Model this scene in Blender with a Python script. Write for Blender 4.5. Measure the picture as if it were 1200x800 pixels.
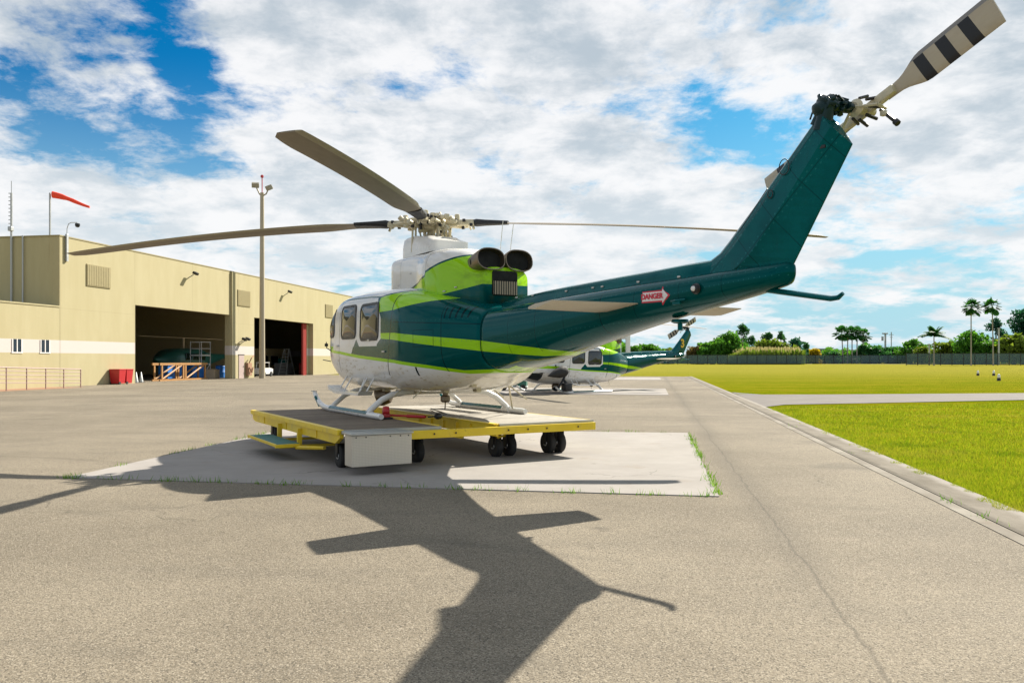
import bpy, bmesh, math, random
import numpy as np
from mathutils import Vector, Matrix
random.seed(7); rng = np.random.default_rng(7)
R = math.radians
for o in list(bpy.data.objects): bpy.data.objects.remove(o)
scene = bpy.context.scene
C = scene.collection
# ------------------------------------------------------------ camera, sky, sun, exposure
EYE = 1.58
cam_d = bpy.data.cameras.new('camera'); cam = bpy.data.objects.new('camera', cam_d); C.objects.link(cam)
cam.location = (0, 0, EYE); cam.rotation_euler = (R(90), 0, 0)
cam_d.sensor_width = 36; cam_d.lens = 953/1200*36; cam_d.shift_y = 21/1200
cam_d.clip_start = .1; cam_d.clip_end = 6000
scene.camera = cam
scene.render.resolution_x = 1024; scene.render.resolution_y = 682
scene.view_settings.view_transform = 'Standard'; scene.view_settings.look = 'None'
scene.view_settings.gamma = 1; scene.view_settings.use_curve_mapping = False
scene.view_settings.exposure = 1.32
SUN_DIR = Vector((.905, 1.013, 1.0)).normalized()
SUN_EL = math.asin(SUN_DIR.z); SUN_AZ = math.atan2(SUN_DIR.x, SUN_DIR.y)     # azimuth from +Y, clockwise
sd = bpy.data.lights.new('sun', 'SUN'); sun = bpy.data.objects.new('sun', sd); C.objects.link(sun)
sd.energy = 4.3; sd.angle = R(.55); sd.color = (1, .93, .80)
sun.rotation_euler = SUN_DIR.to_track_quat('Z', 'Y').to_euler()

class NT:
    """small node builder"""
    def __init__(s, tree): s.t = tree; s.l = tree.links; tree.nodes.clear()
    def n(s, typ, **kw):
        nd = s.t.nodes.new(typ)
        for k, v in kw.items(): setattr(nd, k, v)
        return nd
    def put(s, sock, v):
        if hasattr(v, 'is_linked') or isinstance(v, bpy.types.NodeSocket): s.l.new(v, sock)
        elif v is not None:
            if isinstance(v, (tuple, list)) and len(v) == 3 and sock.type == 'RGBA': v = (*v, 1)
            sock.default_value = v
    def m(s, op, a, b=None, c=None, clamp=False):
        nd = s.n('ShaderNodeMath', operation=op, use_clamp=clamp)
        for i, v in enumerate((a, b, c)):
            if v is not None: s.put(nd.inputs[i], v)
        return nd.outputs[0]
    def vm(s, op, a, b=None):
        nd = s.n('ShaderNodeVectorMath', operation=op)
        s.put(nd.inputs[0], a)
        if b is not None: s.put(nd.inputs[1], b)
        return nd.outputs['Value'] if op == 'DOT_PRODUCT' else nd.outputs[0]
    def mix(s, f, a, b, blend='MIX'):
        nd = s.n('ShaderNodeMix', data_type='RGBA', blend_type=blend)
        s.put(nd.inputs[0], f); s.put(nd.inputs[6], a); s.put(nd.inputs[7], b)
        return nd.outputs[2]
    def noise(s, vec, scale, detail=4, rough=.55, dist=0, col=False):
        nd = s.n('ShaderNodeTexNoise')
        s.put(nd.inputs['Vector'], vec); nd.inputs['Scale'].default_value = scale
        nd.inputs['Detail'].default_value = detail; nd.inputs['Roughness'].default_value = rough
        nd.inputs['Distortion'].default_value = dist
        return nd.outputs['Color' if col else 'Fac']
    def voro(s, vec, scale, feature='F1', out='Distance'):
        nd = s.n('ShaderNodeTexVoronoi', feature=feature); s.put(nd.inputs['Vector'], vec)
        nd.inputs['Scale'].default_value = scale
        return nd.outputs[out]
    def ramp(s, f, lo, hi, a=0., b=1., smooth=True):
        nd = s.n('ShaderNodeMapRange', interpolation_type='SMOOTHSTEP' if smooth else 'LINEAR')
        s.put(nd.inputs[0], f)
        for i, v in enumerate((lo, hi, a, b)): nd.inputs[i+1].default_value = v
        return nd.outputs[0]
    def coord(s, kind='Object'): return s.n('ShaderNodeTexCoord').outputs[kind]
    def xyz(s, v):
        nd = s.n('ShaderNodeSeparateXYZ'); s.put(nd.inputs[0], v); return nd.outputs
    def comb(s, x, y, z):
        nd = s.n('ShaderNodeCombineXYZ')
        for i, v in enumerate((x, y, z)): s.put(nd.inputs[i], v)
        return nd.outputs[0]
    def mapping(s, v, sc=(1, 1, 1), loc=(0, 0, 0), rot=(0, 0, 0)):
        nd = s.n('ShaderNodeMapping'); s.put(nd.inputs[0], v)
        nd.inputs['Location'].default_value = loc; nd.inputs['Rotation'].default_value = rot; nd.inputs['Scale'].default_value = sc
        return nd.outputs[0]
    def bump(s, h, strength=.3, dist=.02):
        nd = s.n('ShaderNodeBump'); s.put(nd.inputs['Height'], h)
        nd.inputs['Strength'].default_value = strength; nd.inputs['Distance'].default_value = dist
        return nd.outputs[0]
    def pw(s, x, pts):
        """piecewise linear function through pts [(x, y)...]"""
        pts = sorted(pts); out = pts[0][1]
        for (x0, y0), (x1, y1) in zip(pts, pts[1:]):
            c = s.m('MINIMUM', s.m('MAXIMUM', s.m('SUBTRACT', x, x0), 0.), x1-x0)
            out = s.m('MULTIPLY_ADD', c, (y1-y0)/(x1-x0), out)
        return out
    def bsdf(s, color, rough=.5, metal=0., normal=None, coat=0., spec=None, extra=None):
        b = s.n('ShaderNodeBsdfPrincipled'); o = s.n('ShaderNodeOutputMaterial')
        s.put(b.inputs['Base Color'], color); s.put(b.inputs['Roughness'], rough); s.put(b.inputs['Metallic'], metal)
        if normal is not None: s.put(b.inputs['Normal'], normal)
        b.inputs['Coat Weight'].default_value = coat; b.inputs['Coat Roughness'].default_value = .04
        if spec is not None: b.inputs['Specular IOR Level'].default_value = spec
        for k, v in (extra or {}).items(): s.put(b.inputs[k], v)
        s.l.new(b.outputs[0], o.inputs[0]); return b

# world: Nishita sky with procedural clouds
world = bpy.data.worlds.new('World'); scene.world = world; world.use_nodes = True
w = NT(world.node_tree)
bg = w.n('ShaderNodeBackground'); wo = w.n('ShaderNodeOutputWorld'); w.l.new(bg.outputs[0], wo.inputs[0])
sky = w.n('ShaderNodeTexSky', sky_type='NISHITA', sun_disc=False)
sky.sun_elevation = SUN_EL; sky.sun_rotation = SUN_AZ; sky.altitude = 0; sky.air_density = 1.0; sky.dust_density = .6; sky.ozone_density = 2.2
d = w.vm('NORMALIZE', w.coord('Generated')); dx, dy, dz = w.xyz(d)
den = w.m('ADD', w.m('MAXIMUM', dz, 0.), .21)
p = w.comb(w.m('DIVIDE', dx, den), w.m('DIVIDE', dy, den), 0.)
warp = w.noise(p, 2.2, 4, .55, col=True)
pwp = w.vm('ADD', p, w.vm('MULTIPLY', w.vm('SUBTRACT', warp, (.5, .5, .5)), (.13, .13, .13)))
pc = w.vm('ADD', pwp, (3.1, 7.7, 0.))
cov = w.m('ADD', w.m('MULTIPLY', w.noise(pc, 2.7, 14, .63), .60), w.m('ADD', w.m('MULTIPLY', w.noise(pc, 1.0, 3, .5), .14), w.m('MULTIPLY', w.noise(w.vm('ADD', pwp, (1., 5., 0.)), 6., 10, .68), .26)))
def skydir(px, py): return tuple(Vector(((px-600)/953, 1, (421-py)/953)).normalized())
for (px, py, rad, amt) in ((150, 118, .08, -.082), (255, 138, .06, -.085), (75, 98, .055, -.05), (10, 150, .055, -.07), (215, 45, .035, -.05), (320, 130, .04, -.03), (365, 100, .04, -.03),
                          (900, 95, .075, -.075), (800, 125, .065, -.075), (970, 80, .06, -.06), (700, 110, .05, -.03), (1060, 300, .07, -.05), (470, 325, .06, -.05), (830, 20, .02, -.02), (920, 15, .075, .07), (840, 40, .05, .04), (1010, 20, .07, .05), (200, 105, .04, -.02), (115, 135, .04, -.02), (560, 60, .035, -.04), (480, 110, .03, -.035), (660, 185, .05, -.04),
                          (1090, 310, .10, -.02), (1000, 385, .12, -.02),
                          (560, 90, .2, .05), (420, 250, .10, .03), (760, 240, .14, .03), (60, 40, .08, .055), (150, 25, .07, .06), (270, 60, .05, .04), (100, 215, .10, .06), (20, 260, .10, .04), (330, 200, .1, .05), (1100, 170, .16, .05), (1150, 60, .1, .04), (620, 30, .2, .03), (360, 60, .06, .03)):
    g = w.ramp(w.vm('DOT_PRODUCT', d, skydir(px, py)), math.cos(rad*1.7), math.cos(rad*.2))
    cov = w.m('MULTIPLY_ADD', g, amt, cov)
mask = w.m('POWER', w.ramp(cov, .418, .54), .8)
shade = w.noise(w.vm('ADD', pc, (-.035, -.05, 0.)), 2.6, 13, .64)
thick = w.ramp(w.m('ADD', w.m('MULTIPLY', shade, .55), w.m('MULTIPLY', w.noise(w.vm('ADD', pwp, (9., 2., 0.)), 3.2, 11, .64), .5)), .445, .635)
hz = w.ramp(dz, .0, .34)
ccol = w.mix(thick, (6.5, 6.5, 6.55), w.mix(hz, (5.15, 5.6, 5.9), (3.45, 3.95, 4.4)))
az = w.ramp(dx, -.45, .35)
skyhi = w.mix(1., sky.outputs[0], w.mix(az, (.008, .42, .68), (.13, .55, .70)), 'MULTIPLY')
skyc = w.mix(hz, (3.1, 4.9, 5.6), skyhi)
final = w.mix(w.m('MULTIPLY', mask, .97), skyc, ccol)
below = w.ramp(dz, -.03, 0.)
final = w.mix(below, (1.6, 1.5, 1.2), final)
w.put(bg.inputs[0], final); bg.inputs[1].default_value = .060

# ------------------------------------------------------------ helpers
def link(o): C.objects.link(o); return o
def tag(o, label=None, cat=None, group=None, kind=None):
    if label: o['label'] = label
    if cat: o['category'] = cat
    if group: o['group'] = group
    if kind: o['kind'] = kind
    return o
def empty(name, loc=(0, 0, 0), rz=0., label=None, cat=None, group=None):
    o = bpy.data.objects.new(name, None); link(o); o.empty_display_size = .2
    o.location = loc; o.rotation_euler = (0, 0, rz); return tag(o, label, cat, group)
def copy_tree(o, parent=None):
    c = o.copy(); link(c)
    if parent is not None: c.parent = parent; c.matrix_parent_inverse = o.matrix_parent_inverse.copy()
    for ch in o.children: copy_tree(ch, c)
    return c
def obj(name, bm, mat, parent=None, smooth=False):
    me = bpy.data.meshes.new(name)
    if isinstance(bm, bmesh.types.BMesh):
        bmesh.ops.recalc_face_normals(bm, faces=bm.faces)
        bm.to_mesh(me); bm.free()
    if smooth:
        me.polygons.foreach_set('use_smooth', [True]*len(me.polygons))
        if smooth != 'all': me.set_sharp_from_angle(angle=R(38))
    for mm in (mat if isinstance(mat, (list, tuple)) else [mat]): me.materials.append(mm)
    o = bpy.data.objects.new(name, me); link(o)
    if parent: o.parent = parent
    return o
def npmesh(name, verts, faces, mat, parent=None, attr=None):
    """faces: (n,k) numpy array"""
    me = bpy.data.meshes.new(name); n, k = faces.shape
    me.vertices.add(len(verts)); me.vertices.foreach_set('co', np.asarray(verts, np.float32).ravel())
    me.loops.add(n*k); me.loops.foreach_set('vertex_index', faces.astype(np.int32).ravel())
    me.polygons.add(n); me.polygons.foreach_set('loop_start', np.arange(0, n*k, k, dtype=np.int32))
    me.polygons.foreach_set('loop_total', np.full(n, k, np.int32))
    me.update(); me.validate()
    me.materials.append(mat)
    o = bpy.data.objects.new(name, me); link(o)
    if parent: o.parent = parent
    return o
BM = bmesh.new
def box(bm, c, s, bev=0., rot=None):
    M = Matrix.Translation(c) @ (rot.to_4x4() if rot is not None else Matrix()) @ Matrix.Diagonal((*s, 1))
    r = bmesh.ops.create_cube(bm, size=1, matrix=M)
    if bev > 0:
        vs = set(r['verts']); es = [e for e in bm.edges if e.verts[0] in vs and e.verts[1] in vs]
        bmesh.ops.bevel(bm, geom=es, offset=bev, segments=2, profile=.6, affect='EDGES')
    return bm
def box2(bm, a, b, bev=0.):
    return box(bm, [(a[i]+b[i])/2 for i in range(3)], [abs(b[i]-a[i]) for i in range(3)], bev)
def tube(bm, pts, rad, n=10, cap=True):
    pts = [Vector(q) for q in pts]; rad = rad if isinstance(rad, (list, tuple)) else [rad]*len(pts)
    rings = []; up = None
    for i, q in enumerate(pts):
        t = (pts[min(i+1, len(pts)-1)]-pts[max(i-1, 0)]).normalized()
        if up is None: up = Vector((0, 0, 1)) if abs(t.z) < .9 else Vector((1, 0, 0))
        a = t.cross(up).normalized(); up = a.cross(t).normalized()
        rings.append([bm.verts.new(q+(a*math.cos(2*math.pi*k/n)+up*math.sin(2*math.pi*k/n))*rad[i]) for k in range(n)])
    for r0, r1 in zip(rings, rings[1:]):
        for k in range(n): bm.faces.new((r0[k], r0[(k+1) % n], r1[(k+1) % n], r1[k]))
    if cap: bm.faces.new(rings[0]); bm.faces.new(rings[-1][::-1])
    return bm
def loft(bm, rings, cap=True, closed=True):
    vr = [[bm.verts.new(q) for q in r] for r in rings]; n = len(rings[0])
    for r0, r1 in zip(vr, vr[1:]):
        for k in range(n if closed else n-1): bm.faces.new((r0[k], r0[(k+1) % n], r1[(k+1) % n], r1[k]))
    if cap and closed: bm.faces.new(vr[0]); bm.faces.new(vr[-1][::-1])
    return bm
def prism(bm, poly, f0, f1):
    """poly of 2-D points; f0, f1 map a 2-D point to 3-D on either side"""
    a = [bm.verts.new(f0(*q)) for q in poly]; b = [bm.verts.new(f1(*q)) for q in poly]; n = len(poly)
    for k in range(n): bm.faces.new((a[k], a[(k+1) % n], b[(k+1) % n], b[k]))
    bm.faces.new(a[::-1]); bm.faces.new(b)
    return bm
def lathe(bm, prof, M=Matrix(), n=20):
    """prof [(radius, height)] turned round the local z of M"""
    return loft(bm, [[M @ Vector((r*math.cos(2*math.pi*k/n), r*math.sin(2*math.pi*k/n), h)) for k in range(n)] for r, h in prof])
def axis(p, dirv):
    return Matrix.Translation(p) @ Vector(dirv).to_track_quat('Z', 'Y').to_matrix().to_4x4()
def spline(tab, x):
    """monotone cubic through rows (x, a, b, ...) sorted by x"""
    X = [r[0] for r in tab]
    x = min(max(x, X[0]), X[-1]); i = max(0, min(len(X)-2, sum(1 for q in X if q <= x)-1))
    out = []
    for c in range(1, len(tab[0])):
        def dl(j): return (tab[j+1][c]-tab[j][c])/(X[j+1]-X[j])
        def sl(j):
            if j == 0: return dl(0)
            if j == len(X)-1: return dl(j-1)
            a, b = dl(j-1), dl(j)
            return 0 if a*b <= 0 else 2*a*b/(a+b)
        h = X[i+1]-X[i]; t = (x-X[i])/h
        out.append((2*t**3-3*t*t+1)*tab[i][c]+(t**3-2*t*t+t)*h*sl(i)+(-2*t**3+3*t*t)*tab[i+1][c]+(t**3-t*t)*h*sl(i+1))
    return out
def text_mesh(body, size, mat, name, parent, M, depth=.004):
    cu = bpy.data.curves.new(name, 'FONT'); cu.body = body; cu.size = size; cu.offset = .035*size; cu.extrude = depth; cu.align_x = 'CENTER'; cu.align_y = 'CENTER'
    tmp = bpy.data.objects.new(name, cu); link(tmp)
    me = bpy.data.meshes.new_from_object(tmp.evaluated_get(bpy.context.evaluated_depsgraph_get()))
    bpy.data.objects.remove(tmp); bpy.data.curves.remove(cu)
    me.transform(M); me.materials.clear(); me.materials.append(mat)
    o = bpy.data.objects.new(name, me); link(o); o.parent = parent
    return o

def obj_split(name, bm, mat, parent=None, smooth=False):
    """every loose piece of bm becomes a mesh object of its own"""
    bm.verts.ensure_lookup_table(); seen = set(); out = []
    for v0 in list(bm.verts):
        if v0 in seen: continue
        st, comp = [v0], []; seen.add(v0)
        while st:
            v = st.pop(); comp.append(v)
            for e in v.link_edges:
                o_ = e.other_vert(v)
                if o_ not in seen: seen.add(o_); st.append(o_)
        nb = bmesh.new(); mp = {v: nb.verts.new(v.co) for v in comp}
        for f in {f for v in comp for f in v.link_faces}: nb.faces.new([mp[v] for v in f.verts])
        out.append(obj(name, nb, mat, parent, smooth))
    bm.free(); return out
# ------------------------------------------------------------ materials
MT = {}
def mat(name):
    m = bpy.data.materials.new(name); m.use_nodes = True; MT[name] = m; return m, NT(m.node_tree)
def simple(name, col, rough=.5, metal=0., coat=0., var=.12, scale=6., bump=0., spec=None):
    m, t = mat(name); c = t.coord()
    f = t.noise(c, scale, 6, .6)
    cc = t.mix(f, tuple(x*(1-var) for x in col), tuple(min(1, x*(1+var)) for x in col))
    nm = t.bump(t.noise(c, scale*6, 3), bump, .01) if bump else None
    rr = t.ramp(f, .3, .7, rough*.85, min(1, rough*1.15))
    t.bsdf(cc, rr, metal, nm, coat, spec); return m
TEAL = (.0, .050, .050); LIME = (.30, .60, .008); WHITE = (.74, .73, .71)
simple('white_paint', WHITE, .3, coat=.3, var=.05); simple('stabiliser_paint', (.50, .44, .34), .4); simple('cream_metal', (.52, .465, .33), .45, .15, var=.25, scale=14)
m, t = mat('teal_paint'); c = t.coord(); n1 = t.noise(c, 2.2, 6, .6)
t.bsdf(t.mix(t.ramp(n1, .3, .7), (.0, .050, .052), (.0, .082, .080)), t.ramp(n1, .3, .7, .16, .32), 0, t.bump(t.noise(c, 1.6, 3), .12, .06), 0, .42, {'Specular Tint': (.08, .85, 1., 1.)}); simple('gearbox_paint', (.002, .022, .024), .35, .3, spec=.4); simple('black_metal', (.018, .018, .02), .45, .2)
simple('dark_rubber', (.018, .018, .018), .75); simple('steel', (.45, .45, .44), .4, .8, var=.2)
simple('exhaust_metal', (.20, .155, .11), .38, .85, var=.45, scale=9); simple('black_void', (.006, .006, .006), .9)
m, t = mat('yellow_paint'); c = t.coord(); n1 = t.noise(c, 3, 7, .65); yc = t.mix(t.ramp(n1, .3, .7), (.70, .49, .012), (.80, .58, .02))
yc = t.mix(t.m('MULTIPLY', t.ramp(t.noise(t.mapping(c, (1, 1, .5)), 7, 7, .72), .60, .72), .75), yc, (.20, .11, .035)); yc = t.mix(t.m('MULTIPLY', t.ramp(t.noise(t.mapping(c, (1.2, 1.2, .4)), 2.2, 5, .6), .5, .75), .35), yc, (.42, .33, .16))
t.bsdf(yc, .48, 0, None, .05); simple('red_paint', (.42, .010, .016), .4, coat=.2)
simple('green_tread', (.03, .14, .13), .7, var=.25, bump=.4); simple('lime_paint', LIME, .28, coat=.5)
simple('blue_plastic', (.02, .17, .55), .5); simple('orange_wood', (.34, .17, .05), .6, var=.3)
simple('trunk_bark', (.16, .13, .10), .9, var=.3); simple('palm_trunk', (.30, .27, .23), .9, var=.25)
simple('windsock_cloth', (.85, .06, .02), .7); simple('galvanised', (.40, .41, .41), .5, .6)
simple('lamp_housing', (.30, .27, .20), .5); simple('concrete_pole', (.40, .345, .25), .8, var=.1, bump=.2)
simple('pink_door', (.42, .33, .31), .5); simple('rail_paint', (.30, .19, .17), .5); simple('dark_glass', (.01, .02, .03), .04)
simple('red_door', (.42, .055, .045), .55); simple('brick_ramp', (.32, .18, .11), .85); simple('far_roof', (.35, .37, .38), .7)
simple('far_wall', (.5, .52, .5), .8); simple('louvre_tan', (.27, .225, .105), .6); simple('window_frame', (.72, .70, .68), .5)
simple('amber', (.7, .45, .03), .5); simple('road_signred', (.6, .02, .05), .45); simple('dark_green_paint', (.02, .12, .09), .4)
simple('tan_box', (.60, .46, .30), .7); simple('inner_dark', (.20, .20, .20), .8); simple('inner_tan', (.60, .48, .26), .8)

# livery of the helicopter: teal, lime and white divided along the sides
def livery(name, kind):
    m, t = mat(name); c = t.coord(); x, y, z = t.xyz(c)
    gt = lambda a, b: t.m('GREATER_THAN', a, b); AND = lambda *a: a[0] if len(a) == 1 else t.m('MULTIPLY', a[0], AND(*a[1:]))
    teal = t.mix(t.noise(c, 2.5, 5), TEAL, (.0, .064, .062)); white = t.mix(t.ramp(t.noise(c, 3, 7, .65), .45, .8), WHITE, (.66, .62, .55)); lime = LIME
    if kind == 'body':
        zl = t.pw(x, [(-8.3, 1.70), (-7.08, 1.45), (-5.9, 1.28), (-4.41, 1.02), (-3.26, .80), (-2.58, .77), (-1.99, .85), (-1.14, .93), (.48, 1.01), (1.53, 1.09), (2.4, 1.14), (3.8, 1.16)])
        col = teal
        top = t.pw(x, [(-4.95, 1.06), (-4.22, 1.15), (-3.07, 1.265), (-1.16, 1.425), (-.6, 1.435)])
        bot = t.pw(x, [(-4.95, 1.06), (-4.22, 1.035), (-3.07, 1.11), (-1.16, 1.31), (-.6, 1.34)])
        col = t.mix(AND(gt(top, z), gt(z, bot), gt(x, -4.95), gt(-.55, x)), col, lime)
        up = t.pw(x, [(-3.1, 2.05), (-2.2, 1.93), (-1.16, 1.80), (-.5, 1.79)])
        col = t.mix(AND(gt(z, up), gt(-.5, x), gt(x, -3.02)), col, lime)
        front = t.m('MAXIMUM', AND(gt(x, t.pw(z, [(1.25, -.42), (1.34, -.6), (1.7, -.6), (2.1, -.35)])), gt(z, t.pw(x, [(-.4, 1.22), (.45, 1.22), (.6, 1.36), (.75, 1.22)]))), gt(x, t.pw(z, [(1.0, .95), (1.3, .72)])))
        col = t.mix(front, col, white)
        lime_nose = AND(gt(x, 2.0), gt(t.pw(x, [(2.0, 1.24), (3.8, 1.34)]), z)); col = t.mix(lime_nose, col, lime)
        edge = t.pw(x, [(-1.45, 2.19), (-1.0, 2.12), (-.5, 2.07), (0, 2.10), (1.4, 2.13), (2.6, 2.05)])
        col = t.mix(AND(gt(z, t.m('SUBTRACT', edge, .03)), gt(edge, z), gt(x, -1.4), gt(1.9, x)), col, teal)
        col = t.mix(AND(gt(z, edge), gt(x, -1.4)), col, white)
        col = t.mix(AND(gt(t.m('ADD', zl, .055), z), gt(x, -3.5)), col, lime)
        col = t.mix(gt(zl, z), col, white)
        dirt = AND(t.ramp(t.noise(t.mapping(c, (1.2, 2, 4)), 4.5, 7, .72), .52, .68), gt(t.m('SUBTRACT', zl, .05), z))
        col = t.mix(t.m('MULTIPLY', dirt, .65), col, (.34, .25, .13))
        seam = None
        def ln(mask):
            nonlocal seam
            seam = mask if seam is None else t.m('MAXIMUM', seam, mask)
        def near(v, a, wd): return gt(wd, t.m('ABSOLUTE', t.m('SUBTRACT', v, a)))
        ln(AND(near(x, t.pw(z, [(.74, -.86), (2.1, -1.16)]), .014), gt(z, .72)))
        ln(AND(near(z, t.pw(x, [(-3.05, 1.51), (-1.15, 1.60)]), .007), gt(-1.12, x), gt(x, -3.05)))
        ln(AND(near(x, -3.04, .008), gt(z, .9)))
        ln(AND(near(x, t.pw(z, [(.8, 1.62), (2.1, 1.5)]), .010), gt(z, .75)))
        ln(AND(near(x, -2.32, .006), gt(z, .8))); ln(AND(near(x, -1.74, .02), near(z, .80, .07)))
        ln(AND(near(t.m('FRACT', t.m('MULTIPLY', x, 9.5)), .5, .16), gt(-2.36, x), gt(x, -2.85), near(z, 1.70, .085)))
        ln(AND(near(x, -5.6, .005), gt(z, 1.1))); ln(AND(near(x, -4.3, .004), gt(z, 1.1)))
        col = t.mix(seam, col, (.004, .012, .012))
        riv = AND(gt(.0045, t.m('ABSOLUTE', t.m('SUBTRACT', z, t.pw(x, [(-8, 1.80), (-3.1, 1.42)])))), near(t.m('FRACT', t.m('MULTIPLY', x, 16.)), .5, .06), gt(-3.1, x))
        col = t.mix(t.m('MULTIPLY', riv, .8), col, (.03, .17, .17))
        for zo in (1.60, 1.27):
            rv2 = AND(gt(.0055, t.m('ABSOLUTE', t.m('SUBTRACT', z, t.pw(x, [(-8, zo+.27), (-3.1, zo)])))), near(t.m('FRACT', t.m('MULTIPLY', x, 12.)), .5, .08), gt(-1.2, x)); col = t.mix(t.m('MULTIPLY', rv2, .55), col, (.03, .16, .16))
        for sx in (-3.7, -4.9, -6.2, -6.9, -7.5): rv3 = AND(near(x, sx, .004), gt(z, 1.05)); col = t.mix(t.m('MULTIPLY', rv3, .75), col, (.0, .012, .012))
        hatch = t.m('MAXIMUM', AND(near(t.m('ABSOLUTE', t.m('ADD', x, 1.95)), .22, .006), near(z, 1.32, .13)), AND(near(t.m('ABSOLUTE', t.m('SUBTRACT', z, 1.32)), .13, .006), near(x, -1.95, .22))); col = t.mix(t.m('MULTIPLY', hatch, .7), col, (.0, .015, .015))
        grime = t.m('MULTIPLY', t.ramp(t.noise(t.mapping(c, (.5, 3, 3)), 2.4, 7, .7), .56, .76), .4); col = t.mix(grime, col, t.mix(1., col, (.45, .42, .36), 'MULTIPLY'))
    else:
        wl = t.pw(x, [(-2.75, 2.80), (-2.18, 2.64), (-1.32, 2.45), (-1.28, 2.38), (-.4, 2.25), (.47, 2.12), (.8, 2.0)])
        col = lime
        low = t.pw(x, [(-2.9, 2.16), (-1.56, 1.99), (-.6, 1.88)])
        col = t.mix(gt(low, z), col, teal)
        col = t.mix(gt(z, t.m('SUBTRACT', wl, .035)), col, teal)
        col = t.mix(gt(z, wl), col, white)
        soot = t.m('MULTIPLY', t.m('MULTIPLY', t.ramp(x, -2.7, -1.9, 1, 0), t.ramp(t.noise(t.mapping(c, (1, 3, 3)), 2.5, 6, .65), .40, .72)), .5); col = t.mix(soot, col, (.06, .07, .02))
        sm_ = t.m('MAXIMUM', t.m('GREATER_THAN', .006, t.m('ABSOLUTE', t.m('ADD', x, 1.31))), t.m('GREATER_THAN', .005, t.m('ABSOLUTE', t.m('SUBTRACT', x, .25)))); col = t.mix(t.m('MULTIPLY', sm_, .7), col, (.02, .04, .03))
    n1 = t.noise(c, 1.3, 3); nm = t.bump(n1, .10, .08)
    tint = t.mix(t.m('GREATER_THAN', .06, t.xyz(col)[0]), (1, 1, 1), (.10, .85, 1.))
    t.bsdf(col, t.ramp(t.noise(c, 5, 5), .3, .7, .06, .16), 0, nm, 0., .24, {'Specular Tint': tint}); return m
m, t = mat('fin_paint'); c = t.coord(); x, y, z = t.xyz(c); n1 = t.noise(c, 2.2, 6, .6)
fu = t.m('ADD', t.m('MULTIPLY', t.m('ADD', x, 7.53), -.74), t.m('MULTIPLY', t.m('SUBTRACT', z, 2.32), .673)); fv = t.m('ADD', t.m('MULTIPLY', t.m('ADD', x, 7.53), -.673), t.m('MULTIPLY', t.m('SUBTRACT', z, 2.32), -.74))
ln_ = None
for q, k in ((fv, .10), (fv, .34), (fu, -.02), (fu, .42), (fu, .86), (fu, 1.28)):
    e = t.m('GREATER_THAN', .0045, t.m('ABSOLUTE', t.m('SUBTRACT', q, k))); ln_ = e if ln_ is None else t.m('MAXIMUM', ln_, e)
rv = None
for k in (.075, .125, .315, .365):
    e = t.m('MULTIPLY', t.m('GREATER_THAN', .006, t.m('ABSOLUTE', t.m('SUBTRACT', fv, k))), t.m('GREATER_THAN', .12, t.m('ABSOLUTE', t.m('SUBTRACT', t.m('FRACT', t.m('MULTIPLY', fu, 14.)), .5)))); rv = e if rv is None else t.m('MAXIMUM', rv, e)
fc = t.mix(t.ramp(n1, .3, .7), (.0, .050, .052), (.0, .082, .080)); fc = t.mix(t.m('MULTIPLY', ln_, .8), fc, (.0, .012, .012)); fc = t.mix(t.m('MULTIPLY', rv, .7), fc, (.02, .15, .15))
fc = t.mix(t.m('MULTIPLY', t.ramp(t.noise(t.mapping(c, (3, 3, .8)), 2., 7, .7), .58, .75), .5), fc, (.012, .035, .03))
t.bsdf(fc, t.ramp(n1, .3, .7, .16, .32), 0, t.bump(t.noise(c, 1.6, 3), .12, .06), 0, .42, {'Specular Tint': (.08, .85, 1., 1.)})
livery('livery_body', 'body'); livery('livery_cowl', 'cowl')

# blades: grey-brown skin; striped tail rotor blades
m, t = mat('blade_skin'); c = t.coord(); x, y, z = t.xyz(c)
bc = t.mix(t.noise(t.mapping(c, (1, 6, 6)), 2.5, 6, .65), (.15, .12, .085), (.26, .215, .155))
bc = t.mix(t.m('GREATER_THAN', y, .125), bc, (.33, .29, .20))
t.bsdf(bc, .5, .1)
m, t = mat('tail_blade_skin'); c = t.coord(); x, y, z = t.xyz(c)
st = None
for a in (.62, .84, 1.06):
    q = t.m('GREATER_THAN', .052, t.m('ABSOLUTE', t.m('SUBTRACT', x, t.m('MULTIPLY_ADD', y, .12, a)))); st = q if st is None else t.m('MAXIMUM', st, q)
bc = t.mix(t.noise(t.mapping(c, (1, 4, 4)), 5, 6, .65), (.36, .30, .21), (.46, .40, .30))
bc = t.mix(st, bc, (.006, .006, .008)); bc = t.mix(t.m('GREATER_THAN', -.105, y), bc, (.22, .21, .20))
t.bsdf(bc, .42, .1)
# glass of the helicopter windows
m, t = mat('cabin_glass'); c = t.coord()
g = t.bsdf((.010, .016, .020), .02, 0, t.bump(t.noise(c, 2.2, 2), .05, .05), 0., .75)
# grille
m, t = mat('grille_metal'); c = t.coord(); x, y, z = t.xyz(c)
gs = t.m('GREATER_THAN', t.m('FRACT', t.m('MULTIPLY', y, 24.)), .45)
t.bsdf(t.mix(gs, (.01, .01, .01), (.30, .24, .18)), .4, .5)
# chequer plate
m, t = mat('chequer_plate'); c = t.coord(); x, y, z = t.xyz(c)
a = t.m('SINE', t.m('MULTIPLY', t.m('ADD', y, z), 150.)); b = t.m('SINE', t.m('MULTIPLY', t.m('SUBTRACT', y, z), 150.))
pl = t.ramp(t.m('MULTIPLY', a, b), .1, .5)
t.bsdf(t.mix(pl, (.60, .54, .45), (.72, .66, .56)), t.ramp(t.noise(c, 4, 5), .3, .7, .35, .5), .35, t.bump(pl, .5, .006))
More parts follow.
